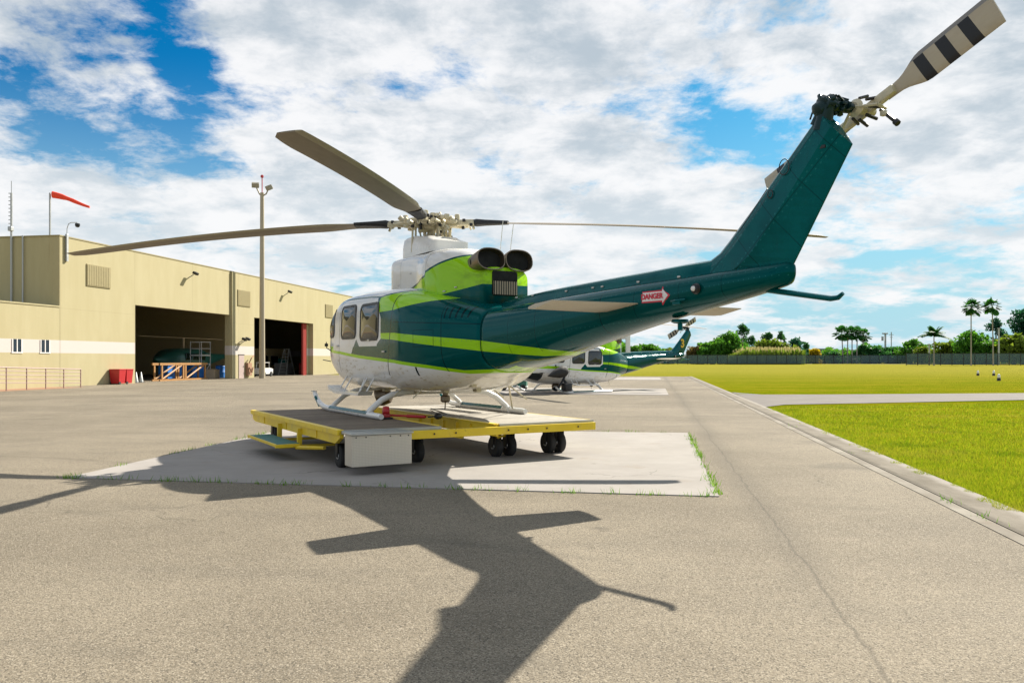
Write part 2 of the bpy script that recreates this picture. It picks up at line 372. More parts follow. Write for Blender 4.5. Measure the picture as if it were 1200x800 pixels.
# deck planks
def planks(name, a, b, n):
    m, t = mat(name); c = t.coord(); x, y, z = t.xyz(c)
    cell = t.m('FLOOR', t.m('MULTIPLY', x, n)); wn = t.n('ShaderNodeTexWhiteNoise', noise_dimensions='1D'); t.put(wn.inputs['W'], cell)
    col = t.mix(wn.outputs[0], a, b); gr = t.noise(t.mapping(c, (9, 1.2, 1)), 5, 6, .7)
    col = t.mix(t.ramp(gr, .35, .75), col, tuple(q*.6 for q in a))
    gap = t.m('GREATER_THAN', .035, t.m('FRACT', t.m('MULTIPLY', x, n)))
    t.bsdf(t.mix(gap, col, (.05, .045, .04)), .85, 0, t.bump(gr, .25, .01))
planks('deck_planks', (.145, .108, .075), (.24, .19, .14), 5.); planks('deck_pale', (.36, .335, .29), (.44, .41, .36), 1.2)
# hangar wall
m, t = mat('hangar_wall'); c = t.coord(); x, y, z = t.xyz(c)
n1 = t.noise(t.mapping(c, (1, 1, .22)), 1.1, 8, .65); wc = t.mix(t.ramp(n1, .3, .75), (.365, .318, .175), (.40, .352, .205))
band = t.m('MULTIPLY', t.m('GREATER_THAN', z, 1.95), t.m('GREATER_THAN', 2.69, z)); wc = t.mix(band, wc, (.50, .46, .43))
stain = t.m('MULTIPLY', t.ramp(t.noise(t.mapping(c, (3.2, 3.2, .12)), 1.5, 6, .7), .58, .8), t.ramp(z, 3.5, 8.6))
wc = t.mix(t.m('MULTIPLY', stain, .6), wc, (.17, .12, .03))
js = t.m('GREATER_THAN', .0035, t.m('ABSOLUTE', t.m('SUBTRACT', t.m('FRACT', t.m('MULTIPLY', x, 1/6.9)), .01))); wc = t.mix(t.m('MULTIPLY', js, .3), wc, (.17, .14, .07))
jz = t.m('GREATER_THAN', .012, t.m('ABSOLUTE', t.m('SUBTRACT', z, 4.55))); wc = t.mix(t.m('MULTIPLY', jz, .25), wc, (.17, .14, .07))
t.bsdf(wc, .85, 0, t.bump(t.noise(c, 9, 5), .15, .02))
# asphalt
m, t = mat('asphalt'); c = t.coord(); x, y, z = t.xyz(c)
big = t.noise(c, .22, 6, .6); mid = t.noise(t.mapping(c, (.35, 1.4, 1)), .8, 7, .65); fine = t.noise(c, 55, 3, .7)
vo = t.voro(c, 125, 'F1', 'Color'); vx, vy, vz = t.xyz(vo)
col = t.mix(t.ramp(big, .35, .66), (.178, .150, .111), (.258, .220, .164))
col = t.mix(t.m('MULTIPLY', t.ramp(mid, .46, .75), .42), col, (.125, .108, .086))
col = t.mix(t.m('MULTIPLY', t.ramp(vx, .55, 1.), .5), col, (.44, .39, .31)); col = t.mix(t.m('MULTIPLY', t.ramp(vy, .58, .95), .68), col, (.05, .045, .038))
dk = t.ramp(t.noise(t.vm('ADD', c, (4.2, 1.7, 0)), .35, 5, .6), .60, .82); col = t.mix(t.m('MULTIPLY', dk, .4), col, (.115, .105, .088))
far = t.m('MULTIPLY', t.ramp(y, 14, 30), t.ramp(t.noise(t.mapping(c, (.05, .9, 1)), 1., 6, .6), .5, .72)); col = t.mix(t.m('MULTIPLY', far, .30), col, (.14, .12, .095))
cr = t.voro(t.vm('ADD', c, t.vm('MULTIPLY', t.noise(c, .9, 4, .6, col=True), (1.6, 1.6, 0))), .16, 'DISTANCE_TO_EDGE')
crk = t.m('MULTIPLY', t.ramp(cr, .0, .0045, 1, 0), t.ramp(t.noise(c, .3, 3), .52, .62)); col = t.mix(t.m('MULTIPLY', crk, .45), col, (.06, .055, .045))
oil = t.m('MULTIPLY', t.ramp(t.voro(t.vm('ADD', c, t.vm('MULTIPLY', t.noise(c, 2.5, 4, .6, col=True), (.35, .35, 0))), .75), .02, .12, 1, 0), t.ramp(t.noise(t.vm('ADD', c, (7, 3, 0)), .4, 3), .50, .58)); col = t.mix(t.m('MULTIPLY', oil, .5), col, (.07, .062, .052))
wv = t.m('ABSOLUTE', t.m('SUBTRACT', t.m('FRACT', t.m('MULTIPLY', t.m('ADD', t.m('ADD', t.m('MULTIPLY', x, .35), y), t.m('MULTIPLY', t.noise(c, .12, 2), 3.)), .30)), .5)); tyre = t.m('MULTIPLY', t.ramp(wv, .0, .05, 1, 0), t.ramp(t.noise(t.mapping(c, (.25, .25, 1)), 1., 4, .6), .48, .62)); col = t.mix(t.m('MULTIPLY', tyre, .34), col, (.10, .09, .075))
uu = t.m('SUBTRACT', x, t.m('MULTIPLY', y, .171)); lj = t.m('ABSOLUTE', t.m('SUBTRACT', t.m('ADD', uu, t.m('MULTIPLY', t.noise(c, .8, 4, .6), .25)), 1.32))
sm = t.m('MULTIPLY', t.ramp(lj, .0, .35, 1, 0), t.ramp(y, 4, 7, .0, 1.)); col = t.mix(t.m('MULTIPLY', sm, .28), col, (.10, .09, .075))
col = t.mix(t.m('MULTIPLY', t.ramp(lj, .0, .022, 1, 0), .5), col, (.09, .08, .065))
vq = t.voro(t.vm('ADD', c, t.vm('MULTIPLY', t.noise(c, 1.2, 4, .6, col=True), (.8, .8, 0))), .5); st = t.m('MULTIPLY', t.ramp(vq, .12, .34, 1, 0), t.ramp(t.noise(c, .45, 3), .5, .62)); col = t.mix(t.m('MULTIPLY', st, .38), col, (.10, .09, .075))
t.bsdf(col, .88, 0, t.bump(t.m('ADD', fine, vx), .6, .014), 0, .15)
def concrete(name, a, b, dirt=.35):
    m, t = mat(name); c = t.coord()
    col = t.mix(t.ramp(t.noise(c, .9, 8, .65), .3, .75), a, b)
    col = t.mix(t.m('MULTIPLY', t.ramp(t.noise(t.mapping(c, (.5, 2, 1)), 1.6, 8, .7), .52, .8), dirt), col, tuple(q*.55 for q in a))
    col = t.mix(t.m('MULTIPLY', t.ramp(t.voro(c, .9), .0, .06, 1, 0), .5), col, (.14, .12, .1))
    cr = t.voro(t.vm('ADD', c, t.vm('MULTIPLY', t.noise(c, 1.1, 5, .6, col=True), (1.2, 1.2, 0))), .32, 'DISTANCE_TO_EDGE'); col = t.mix(t.m('MULTIPLY', t.m('MULTIPLY', t.ramp(cr, 0., .006, 1, 0), t.ramp(t.noise(c, .5, 3), .5, .6)), .6), col, tuple(q*.4 for q in a))
    col = t.mix(t.m('MULTIPLY', t.ramp(t.noise(t.vm('ADD', c, (5, 1, 0)), 1.5, 5, .6), .58, .74), .25), col, (.22, .15, .09))
    t.bsdf(col, .9, 0, t.bump(t.noise(c, 40, 5, .7), .3, .008), 0, .1)
def kerb():
    m, t = mat('kerb_concrete'); c = t.coord(); x, y, z = t.xyz(c)
    off = t.m('ADD', t.m('SUBTRACT', t.m('SUBTRACT', x, t.m('MULTIPLY', y, .170)), 4.34-.170*6.89), t.m('MULTIPLY', t.m('SUBTRACT', t.noise(c, 2.2, 5, .65), .5), .16))
    col = t.mix(t.ramp(t.noise(t.mapping(c, (1, .45, 1)), 1.2, 8, .68), .3, .7), (.135, .118, .092), (.225, .20, .165))
    col = t.mix(t.m('MULTIPLY', t.ramp(off, .46, .60), .75), col, (.30, .275, .245)); col = t.mix(t.m('MULTIPLY', t.ramp(off, .20, .26, 1, 0), .6), col, (.08, .07, .055))
    col = t.mix(t.m('MULTIPLY', t.ramp(t.noise(t.mapping(c, (3, .8, 1)), 2.2, 6, .7), .55, .72), .45), col, (.085, .075, .055))
    t.bsdf(col, .92, 0, t.bump(t.noise(c, 30, 6, .7), .5, .012), 0, .1)
kerb(); concrete('pad_concrete', (.285, .264, .246), (.335, .312, .293), .28); concrete('gutter_concrete', (.17, .15, .122), (.30, .275, .235), .75)
concrete('path_asphalt', (.155, .141, .130), (.185, .170, .157), .3)
# grass
m, t = mat('grass_ground'); c = t.coord(); x, y, z = t.xyz(c)
n1 = t.m('ADD', t.m('MULTIPLY', t.noise(t.mapping(c, (.25, 1.5, 1)), .30, 8, .7), .6), t.m('MULTIPLY', t.noise(t.mapping(c, (.8, 1.2, 1)), 1.1, 6, .7), .4)); n2 = t.noise(c, 5, 8, .7); n3 = t.noise(c, 38, 3, .7)
col = t.mix(t.ramp(n1, .40, .62), (.105, .150, .002), (.235, .200, .012)); col = t.mix(t.m('MULTIPLY', t.ramp(n2, .48, .75), .5), col, (.06, .10, .004))
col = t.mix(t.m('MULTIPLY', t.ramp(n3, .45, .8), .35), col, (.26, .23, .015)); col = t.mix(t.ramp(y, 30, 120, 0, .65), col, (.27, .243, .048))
t.bsdf(col, .95, 0, t.bump(t.m('ADD', n2, n3), .8, .06), 0, 0.)
def leafy(name, a, b, rough=.6, tl=.5):
    m, t = mat(name); oi = t.n('ShaderNodeNewGeometry').outputs['Random Per Island']; col = t.mix(oi, a, b)
    if name == 'grass_blades':
        cc = t.coord(); col = t.mix(t.m('MULTIPLY', t.ramp(t.noise(cc, .55, 6, .65), .50, .68), .6), col, (.34, .285, .06)); col = t.mix(t.m('MULTIPLY', t.ramp(t.noise(t.vm('ADD', cc, (3, 8, 0)), .9, 5, .6), .52, .68), .6), col, (.07, .15, .008))
    bs = t.bsdf(col, rough, 0, None, 0, .2); tn = t.n('ShaderNodeBsdfTranslucent'); t.put(tn.inputs[0], t.mix(1., col, (1., 1., .6), 'MULTIPLY'))
    mx = t.n('ShaderNodeMixShader'); mx.inputs[0].default_value = tl; t.l.new(bs.outputs[0], mx.inputs[1]); t.l.new(tn.outputs[0], mx.inputs[2])
    o = [q for q in t.t.nodes if q.type == 'OUTPUT_MATERIAL'][0]; t.l.new(mx.outputs[0], o.inputs[0]); return m
leafy('grass_blades', (.15, .245, .006), (.35, .35, .03)); leafy('weed_leaves', (.07, .20, .012), (.20, .36, .03))
leafy('leaf_green', (.04, .15, .02), (.12, .30, .035)); leafy('leaf_dark', (.02, .095, .035), (.06, .19, .06)); leafy('leaf_olive', (.08, .15, .014), (.20, .27, .04))
leafy('leaf_bluish', (.010, .075, .05), (.035, .14, .085)); leafy('leaf_palm', (.015, .09, .02), (.05, .19, .035)); leafy('leaf_yellow', (.35, .25, .01), (.55, .42, .02)); leafy('reed_plume', (.25, .22, .12), (.45, .40, .28)); leafy('leaf_brown', (.12, .09, .03), (.2, .15, .05))
# wire mesh screen of the fence
m, t = mat('fence_screen'); c = t.coord()
tr = t.n('ShaderNodeBsdfTransparent'); b = t.bsdf((.11, .17, .18), .9); mx = t.n('ShaderNodeMixShader'); mx.inputs[0].default_value = .48
t.l.new(tr.outputs[0], mx.inputs[1]); t.l.new(b.outputs[0], mx.inputs[2]); o = [q for q in t.t.nodes if q.type == 'OUTPUT_MATERIAL'][0]; t.l.new(mx.outputs[0], o.inputs[0])
M_ = MT

# ------------------------------------------------------------ the ground, apron, kerb, pads, path
KD = Vector((.170, 1, 0)); KP = Vector((4.34, 6.89, 0))      # kerb line: point and direction
def kx(y): return KP.x+.170*(y-KP.y)
def sheet(name, pts, z, material, label, cat, sub=1):
    bm = BM(); vs = [bm.verts.new((q[0], q[1], z)) for q in pts]; f = bm.faces.new(vs)
    o = obj(name, bm, material); tag(o, label, cat, kind='structure'); return o
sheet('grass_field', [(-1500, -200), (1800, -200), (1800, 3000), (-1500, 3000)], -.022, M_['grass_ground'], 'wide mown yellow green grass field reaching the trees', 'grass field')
YE = 75.
sheet('apron', [(-260, -60), (kx(-60), -60), (kx(YE), YE), (-19, YE+8), (-19, 140), (-260, 140)], 0, M_['asphalt'], 'pale speckled tan asphalt apron under the helicopters', 'apron')
bm = BM(); W = .16
def strip(bm, o0, o1, z0, y0, y1):
    vs = []
    for (yy, o_) in ((y0, o0), (y0, o1), (y1, o1), (y1, o0)): vs.append((kx(yy)+o_, yy))
    a = [bm.verts.new((q[0], q[1], z0)) for q in vs]; b = [bm.verts.new((q[0], q[1], -.06)) for q in vs]
    bm.faces.new(a)
    for k in range(4): bm.faces.new((a[k], a[(k+1) % 4], b[(k+1) % 4], b[k]))
strip(bm, .16, .66, .012, -20, YE); tag(obj('kerb', bm, M_['kerb_concrete']), 'flat weathered grey concrete kerb between asphalt and grass', 'kerb', kind='structure')
bm = BM(); strip(bm, .0, .155, .006, -20, YE); tag(obj('gutter', bm, M_['gutter_concrete']), 'narrow pale gutter line along the kerb', 'gutter', kind='structure')
PD = Vector((-.985, .175, 0)).normalized()
def pad(y0, name, label):
    a = Vector((2.38+.171*(y0-9.35), y0, 0)); b = a+Vector((1.38, 8.06, 0)); c_ = b+Vector((-8.86, 1.2, 0)); d_ = a+Vector((-8.32, 1.48, 0))
    bm = BM(); top = [bm.verts.new((q.x, q.y, .012)) for q in (a, b, c_, d_)]; lo = [bm.verts.new((q.x, q.y, -.05)) for q in (a, b, c_, d_)]
    bm.faces.new(top)
    for k in range(4): bm.faces.new((top[k], top[(k+1) % 4], lo[(k+1) % 4], lo[k]))
    tag(obj(name, bm, M_['pad_concrete']), label, 'concrete pad', kind='structure'); return a, b, c_, d_
P1 = pad(9.35, 'landing_pad', 'white concrete pad under the nearest helicopter and yellow dolly'); pad(35.9, 'landing_pad', 'white concrete pad under the second parked helicopter'); pad(62.4, 'landing_pad', 'farthest white concrete pad, empty, near the field')
sheet('taxi_path', [(kx(27.2)+.67, 27.2), (9.6, 28.6), (13, 29.6), (22, 32.6), (60, 43.2), (140, 66), (140, 73), (60, 50), (24, 38.4), (14.5, 36.9), (11.3, 36.8), (kx(40)+.67, 39.4)], -.006, M_['path_asphalt'], 'pale asphalt taxi path crossing the grass', 'path')

# grass blades beside the kerb (nobody could count them)
def blades(n, gen, hmin, hmax, wfun, name, material, label):
    xs, ys = gen(n); n = len(xs)
    az = rng.uniform(0, 2*np.pi, n); h = rng.uniform(hmin, hmax, n); wd = wfun(xs, ys); ln = rng.uniform(.1, .7, n)*h
    la = rng.uniform(0, 2*np.pi, n)
    bx, by = np.cos(az)*wd/2, np.sin(az)*wd/2; tx, ty = np.cos(la)*ln, np.sin(la)*ln
    v = np.zeros((n, 3, 3)); v[:, 0] = np.stack([xs-bx, ys-by, np.full(n, -.02)], 1); v[:, 1] = np.stack([xs+bx, ys+by, np.full(n, -.02)], 1); v[:, 2] = np.stack([xs+tx, ys+ty, h-.02], 1)
    o = npmesh(name, v.reshape(-1, 3), np.arange(n*3).reshape(n, 3), material); tag(o, label, 'grass', kind='stuff'); return o
def field(n):
    y = 6./(1-rng.uniform(0, .84, n)); rag = .64-.10*np.clip(np.sin(y*2.3)+np.sin(y*5.1+1)+np.sin(y*11.7+2), -.6, 1.6); x = kx(y)+rag+rng.uniform(0, 1, n)**1.25*(4+.62*y-kx(y)*.55)
    on = (y > 27+(x-9)*.29) & (y < 37.2+(x-11)*.14) & (x > 8)
    on2 = on & ~((y > 36.9+(x-11)*.12)); return x[~on], y[~on]
blades(260000, field, .025, .075, lambda x, y: .003+.0006*y, 'grass_blades', M_['grass_blades'], 'short sunlit yellow green lawn grass beside the kerb')

# weeds along the edges of the near pad
def weeds():
    X_, Y_ = [], []; a, b, c_, d_ = P1
    def along(p0, p1, k, spread, cl):
        for _ in range(k):
            u = random.random(); ce = p0.lerp(p1, u)
            for _ in range(random.randint(*cl)): X_.append(ce.x+random.gauss(0, spread)); Y_.append(ce.y+random.gauss(0, spread*.35))
    along(a, d_, 40, .05, (2, 9)); along(a, b, 60, .035, (4, 14)); along(b, c_, 26, .06, (6, 16)); along(c_, d_, 20, .05, (6, 14))
    for q, s_ in ((.085, 14), (.2, 30), (.28, 16), (.34, 22), (.62, 36), (.66, 30), (.72, 16), (.82, 22), (.90, 14), (.99, 45), (.02, 22)):
        ce = a.lerp(d_, q)
        for _ in range(s_): X_.append(ce.x+random.gauss(0, .09)); Y_.append(ce.y+random.gauss(0, .035))
    for yy, s_ in ((8.9, 22), (8.2, 14), (7.9, 10), (13.8, 8), (19, 8)):
        for _ in range(s_): X_.append(kx(yy)+.16+random.gauss(0, .04)); Y_.append(yy+random.gauss(0, .12))
    return np.array(X_), np.array(Y_)
X_, Y_ = weeds()
blades(1, lambda n: (X_, Y_), .03, .12, lambda x, y: .010+.0004*y, 'weeds', M_['weed_leaves'], 'green weeds sprouting along the concrete pad joints')

# ------------------------------------------------------------ the helicopter (x forward, y port, z up, mast at the origin, skids at z = 0)
FUS = sorted([  # s, half width, bottom, widest, top, n_bottom, n_top
    (3.78, .03, .97, 1.0, 1.03, 2, 2), (3.70, .28, .84, 1.02, 1.20, 2, 2), (3.50, .54, .72, 1.05, 1.34, 2.1, 2), (3.20, .78, .60, 1.1, 1.47, 2.3, 2), (2.85, .97, .52, 1.2, 1.66, 2.6, 2.1), (2.5, 1.09, .47, 1.3, 1.95, 2.8, 2.4), (2.15, 1.17, .44, 1.4, 2.13, 3.4, 3.6), (1.7, 1.21, .43, 1.4, 2.22, 4., 5.5),
    (1., 1.22, .42, 1.4, 2.25, 4.3, 6.), (-.6, 1.22, .43, 1.4, 2.22, 4.3, 6.), (-1.2, 1.21, .45, 1.4, 2.15, 4.3, 5.), (-1.8, 1.10, .52, 1.4, 2.05, 3.9, 4.4), (-2.4, .88, .66, 1.38, 1.93, 3.3, 3.8), (-3.04, .615, .80, 1.32, 1.775, 2.8, 3.2)])
BOOM = sorted([(-3.04, .615, .80, 1.32, 1.775, 2.8, 3.2), (-4.0, .50, .95, 1.42, 1.81, 2.5, 2.9), (-5.1, .39, 1.18, 1.54, 1.86, 2.3, 2.6), (-6.7, .27, 1.475, 1.70, 1.90, 2.3, 2.6), (-7.7, .20, 1.625, 1.78, 1.92, 2.3, 2.6), (-8.02, .16, 1.68, 1.79, 1.93, 2.2, 2.4), (-8.18, .10, 1.71, 1.83, 1.93, 2, 2), (-8.25, .02, 1.78, 1.84, 1.90, 2, 2)])
def sec(tab, s): return spline(tab, s)
def surf_l(tab, s, z):
    wv, zb, zm, zt, nb, nt = sec(tab, s)
    q, n = ((z-zm)/(zt-zm), nt) if z > zm else ((zm-z)/(zm-zb), nb)
    return wv*max(0, 1-min(1, abs(q))**n)**(1/n)
def ring(tab, s, n=56, off=0.):
    wv, zb, zm, zt, nb, nt = sec(tab, s); out = []
    for k in range(n):
        a = 2*math.pi*k/n; c_, s_ = math.cos(a), math.sin(a); e = nt if s_ > 0 else nb
        h = (zt-zm if s_ > 0 else zm-zb)+off
        out.append((s, (wv+off)*math.copysign(abs(c_)**(2/e), c_), zm+h*math.copysign(abs(s_)**(2/e), s_)))
    return out
def frange(a, b, n): return [a+(b-a)*i/(n-1) for i in range(n)]
def rrect(s0, s1, z0, z1, r, n=5, skew=0.):
    pts = []
    for cx, cz, a0 in ((s1-r, z1-r, 0), (s0+r, z1-r, 90), (s0+r, z0+r, 180), (s1-r, z0+r, 270)):
        for k in range(n+1):
            a = R(a0+90*k/n); zz = cz+r*math.sin(a); pts.append((cx+r*math.cos(a)+skew*(zz-z0), zz))
    return pts
def side_patch(tab, pts, off, side=1, bulge=0.):
    """closed outline on the fuselage side, filled as a fan that follows the surface"""
    bm = BM(); cs = sum(p_[0] for p_ in pts)/len(pts); cz = sum(p_[1] for p_ in pts)/len(pts); rings = []
    for q in (1, .85, .7, .55, .4, .25, .1):
        rings.append([bm.verts.new((cs+(a-cs)*q, side*(surf_l(tab, cs+(a-cs)*q, cz+(b-cz)*q)+off+bulge*(1-q*q)), cz+(b-cz)*q)) for a, b in pts])
    cv = bm.verts.new((cs, side*(surf_l(tab, cs, cz)+off+bulge), cz)); n = len(pts)
    for r0, r1 in zip(rings, rings[1:]):
        for k in range(n): bm.faces.new((r0[k], r0[(k+1) % n], r1[(k+1) % n], r1[k]))
    for k in range(n): bm.faces.new((rings[-1][k], rings[-1][(k+1) % n], cv))
    return bm
def side_frame(tab, outer, inner, off, side=1):
    bm = BM(); n = len(outer)
    def v(p_, o_): return bm.verts.new((p_[0], side*(surf_l(tab, *p_)+o_), p_[1]))
    rs = [[v(q, -.01) for q in outer], [v(q, off) for q in outer], [v(q, off) for q in inner], [v(q, -.01) for q in inner]]
    for r0, r1 in zip(rs, rs[1:]):
        for k in range(n): bm.faces.new((r0[k], r0[(k+1) % n], r1[(k+1) % n], r1[k]))
    return bm
def blade_mesh(r0, r1, chord_fn, droop, thick, twist0, twist1, n=26, z0=0.):
    bm = BM(); rings = []
    for i in range(n):
        u = i/(n-1); r = r0+(r1-r0)*u; ch, le = chord_fn(u); tw = R(twist0+(twist1-twist0)*u); q = (r/7.01)**2
        rg = []
        for k in range(14):
            a = 2*math.pi*k/14; yy = le-ch*(.5-.5*math.cos(a)); th = thick*ch*(1.0 if u < .97 else .7)*math.sin(a)*(1.-.45*(.5-.5*math.cos(a)))
            yc = yy-le+ch*.3
            rg.append((r, yc*math.cos(tw)-th*math.sin(tw)+le-ch*.3, yc*math.sin(tw)+th*math.cos(tw)-droop*q+z0))
        rings.append(rg)
    return loft(bm, rings)

def make_helicopter():
    root = empty('helicopter', label='', cat='helicopter')
    # fuselage and boom
    bm = BM(); loft(bm, [ring(FUS, s) for s in frange(3.78, -3.04, 90)]); fus = obj('fuselage', bm, M_['livery_body'], root, 'all')
    bm = BM(); loft(bm, [ring(BOOM, s) for s in frange(-3.035, -8.25, 80)]); boom = obj('tail_boom', bm, M_['livery_body'], root, 'all')
    # drive shaft cover on the boom
    bm = BM(); rg = []
    for s in frange(-2.75, -7.65, 25):
        zt = spline(sorted([(-7.65, 1.98), (-2.75, 1.86), (-3.95, 1.955), (-5.16, 1.995), (-6.16, 2.02), (-7.35, 2.05)]), s)[0]; zb = sec(BOOM, max(s, -8))[3]-.05 if s < -3.04 else 1.7
        hw = .17 if s > -4 else .15 if s > -6.9 else .15-.12*min(1, (-6.9-s)/.6)
        rg.append([(s, hw, zb), (s, hw*.98, zt-.09), (s, hw*.75, zt-.025), (s, hw*.3, zt), (s, -hw*.3, zt), (s, -hw*.75, zt-.025), (s, -hw*.98, zt-.09), (s, -hw, zb)])
    loft(bm, rg); cov = obj('shaft_cover', bm, M_['teal_paint'], root, True)
    bm = BM()
    for s in (-3.3, -3.75, -4.6, -5.2, -5.4, -6.1, -6.8):
        for sd_ in (1, -1): box(bm, (s, sd_*.150, 1.90), (.05, .02, .022), .004)
    obj_split('latch', bm, M_['steel'], cov)
    # fin
    bm = BM(); rg = []
    LE = sorted([(0, -6.75, 1.93), (.10, -7.2, 2.06), (.26, -7.53, 2.32), (1, -8.575, 3.27)]); TE = [(0, -8.17, 1.80), (1, -8.885, 2.905)]
    for u in frange(0, 1, 16):
        lx, lz = spline(LE, u); tx, tz = spline(TE, u); th = .095-.015*u
        rg.append([(lx+(tx-lx)*f, y_*th, lz+(tz-lz)*f) for f, y_ in ((0, 0), (.015, .35), (.06, .62), (.18, .88), (.48, 1.), (.97, .16), (1, .1), (1, -.1), (.97, -.16), (.48, -1.), (.18, -.88), (.06, -.62), (.015, -.35))])
    loft(bm, rg); fin = obj('tail_fin', bm, M_['fin_paint'], root, False)
    bm = BM()
    for (s, z, r_) in ((-8.20, 2.83, .075), (-8.03, 2.60, .04)): tube(bm, [(s+r_*math.cos(R(a))*.8, .090, z+r_*math.sin(R(a))) for a in range(0, 361, 24)], .005, 5)
    for (s, z) in ((-8.62, 2.93),): box(bm, (s, .07, z), (.07, .012, .03), .003)
    tube(bm, [(-7.62, .092, 2.28), (-8.0, .095, 2.66)], .004, 5)
    obj_split('access_panel', bm, M_['black_metal'], fin)
    # engine cowling and pylon fairing
    CW = sorted([(.86, .40, 2.0, 2.62, 2.84), (.80, .46, 2.0, 2.64, 2.90), (.2, .50, 2.0, 2.58, 2.90), (-.7, .60, 1.95, 2.45, 2.86), (-1.3, .72, 1.9, 2.3, 2.85), (-1.7, .70, 1.85, 2.28, 2.81), (-2.05, .61, 1.8, 2.24, 2.74), (-2.3, .53, 1.78, 2.22, 2.60), (-2.5, .47, 1.77, 2.18, 2.46), (-2.72, .40, 1.76, 2.14, 2.40)])
    bm = BM(); rg = []
    for s in frange(.86, -2.72, 44):
        wv, zb, zm, zt = spline(CW, s); r_ = []
        for k in range(40):
            a = 2*math.pi*k/40; c_, s_ = math.cos(a), math.sin(a); e = 3.4 if s_ > 0 else 6
            r_.append((s, wv*math.copysign(abs(c_)**(2/e), c_), zm+((zt-zm) if s_ > 0 else (zm-zb))*math.copysign(abs(s_)**(2/e), s_)))
        rg.append(r_)
    loft(bm, rg); cw = obj('engine_cowling', bm, M_['livery_cowl'], root, 'all')
    bm = BM(); prism(bm, rrect(-.20, .24, 1.97, 2.35, .04), lambda a, b: (-2.66, a, b), lambda a, b: (-2.74, a, b)); gr = obj('outlet_grille', bm, M_['black_void'], cw)
    bm = BM(); prism(bm, [(-.19, 1.985), (.23, 1.985), (.23, 2.19), (-.19, 2.19)], lambda a, b: (-2.74, a, b), lambda a, b: (-2.755, a, b)); obj('grille_slats', bm, M_['grille_metal'], gr)
    bm = BM()
    for (s, z) in ((-1.9, 2.07), (-2.15, 2.12), (-.35, 2.5), (.35, 2.35)):
        for sd_ in (1, -1): wv = spline(CW, s)[0]; box(bm, (s, sd_*wv, z), (.09, .016, .022), .004)
    obj_split('fastener', bm, M_['steel'], cw)
    for sd_ in (1, -1):   # exhausts: two oval pipes turned aft and up
        bm = BM(); rg = []; axs = (Vector((-1, -.02*sd_, .16))).normalized(); up = Vector((.16, 0, 1)).normalized(); lt = Vector((0, 1, 0))
        cen = Vector((-2.72, sd_*.25, 2.53))
        for d_, a_, b_ in ((-.62, .15, .13), (-.35, .205, .16), (-.1, .24, .172), (0, .245, .175), (.0, .230, .160), (-.30, .19, .13)):
            rg.append([cen+axs*d_+lt*(a_*math.copysign(abs(math.cos(q))**.8, math.cos(q)))+up*(b_*math.copysign(abs(math.sin(q))**.8, math.sin(q))) for q in [2*math.pi*k/28 for k in range(28)]])
        loft(bm, rg); ex = obj('exhaust_pipe', bm, M_['exhaust_metal'], root, True)
        bm = BM(); loft(bm, [[cen+axs*d_+lt*(.222*math.cos(q))+up*(.153*math.sin(q)) for q in [2*math.pi*k/28 for k in range(28)]] for d_ in (-.10, -.28)]); obj('exhaust_opening', bm, M_['black_void'], ex, True)
    # roof fairing under the rotor
    bm = BM(); rg = []
    for z, g in ((2.86, .0), (2.93, .0), (3.05, .0), (3.19, -.03), (3.225, -.07)):
        s0, s1, hw = .58+g, -.62-g*1.2-(.25 if z < 3.1 else .0), .37+g*.8; r_ = []
        for k in range(32):
            a = 2*math.pi*k/32; c_, s_ = math.cos(a), math.sin(a)
            r_.append(((s0+s1)/2+(s0-s1)/2*math.copysign(abs(c_)**.22, c_), hw*math.copysign(abs(s_)**.3, s_), z-.06*(1 if c_ < 0 and z > 3.1 else 0)))
        rg.append(r_)
    loft(bm, rg); obj('pylon_fairing', bm, M_['white_paint'], root, True)
    bm = BM(); loft(bm, [[(1.75, .10*q, 2.31), (1.55, .12*q, 2.42), (1.35, .13*q, 2.44), (1.2, .1*q, 2.32)] for q in (1, .5, -.5, -1)]); obj('roof_scoop', bm, M_['white_paint'], root, True)
    # windows
    SK = -.06
    def window(s0, s1, z0, z1, side, r=.09, name='window'):
        outer = rrect(s0-.045, s1+.045, z0-.045, z1+.045, r+.03, skew=SK); inner = rrect(s0, s1, z0, z1, r, skew=SK)
        fr = obj(name, side_frame(FUS, outer, inner, .014, side), M_['black_metal'], root)
        obj('pane', side_patch(FUS, rrect(s0-.01, s1+.01, z0-.01, z1+.01, r, skew=SK), .006, side, .035), M_['cabin_glass'], fr, 'all')
        return fr
    for side in (1, -1):
        window(-.46, .36, 1.36, 1.93, side); window(.66, 1.40, 1.41, 1.95, side); window(1.95, 2.34, 1.46, 1.94, side)
        for (s0, s1, z0, z1) in ((-.46, .36, 1.36, 1.99), (.66, 1.40, 1.42, 2.02)):
            pass
    # windscreen and chin glass on both sides of the nose
    def cap_patch(s0, s1, a0, a1, off, ns=10, na=10):
        bm = BM(); g = []
        for i in range(ns):
            s = s0+(s1-s0)*i/(ns-1); wv, zb, zm, zt, nb, nt = sec(FUS, s); row = []
            for j in range(na):
                a = R(a0+(a1-a0)*j/(na-1)); c_, s_ = math.cos(a), math.sin(a); e = nt if s_ > 0 else nb; h = (zt-zm if s_ > 0 else zm-zb)+off
                row.append(bm.verts.new((s+off*.3, (wv+off)*math.copysign(abs(c_)**(2/e), c_), zm+h*math.copysign(abs(s_)**(2/e), s_))))
            g.append(row)
        for i in range(ns-1):
            for j in range(na-1): bm.faces.new((g[i][j], g[i+1][j], g[i+1][j+1], g[i][j+1]))
        return bm
    for a0, a1 in ((14, 84), (96, 166)): obj('windscreen', cap_patch(2.36, 3.02, a0, a1, .008), M_['cabin_glass'], root, True)
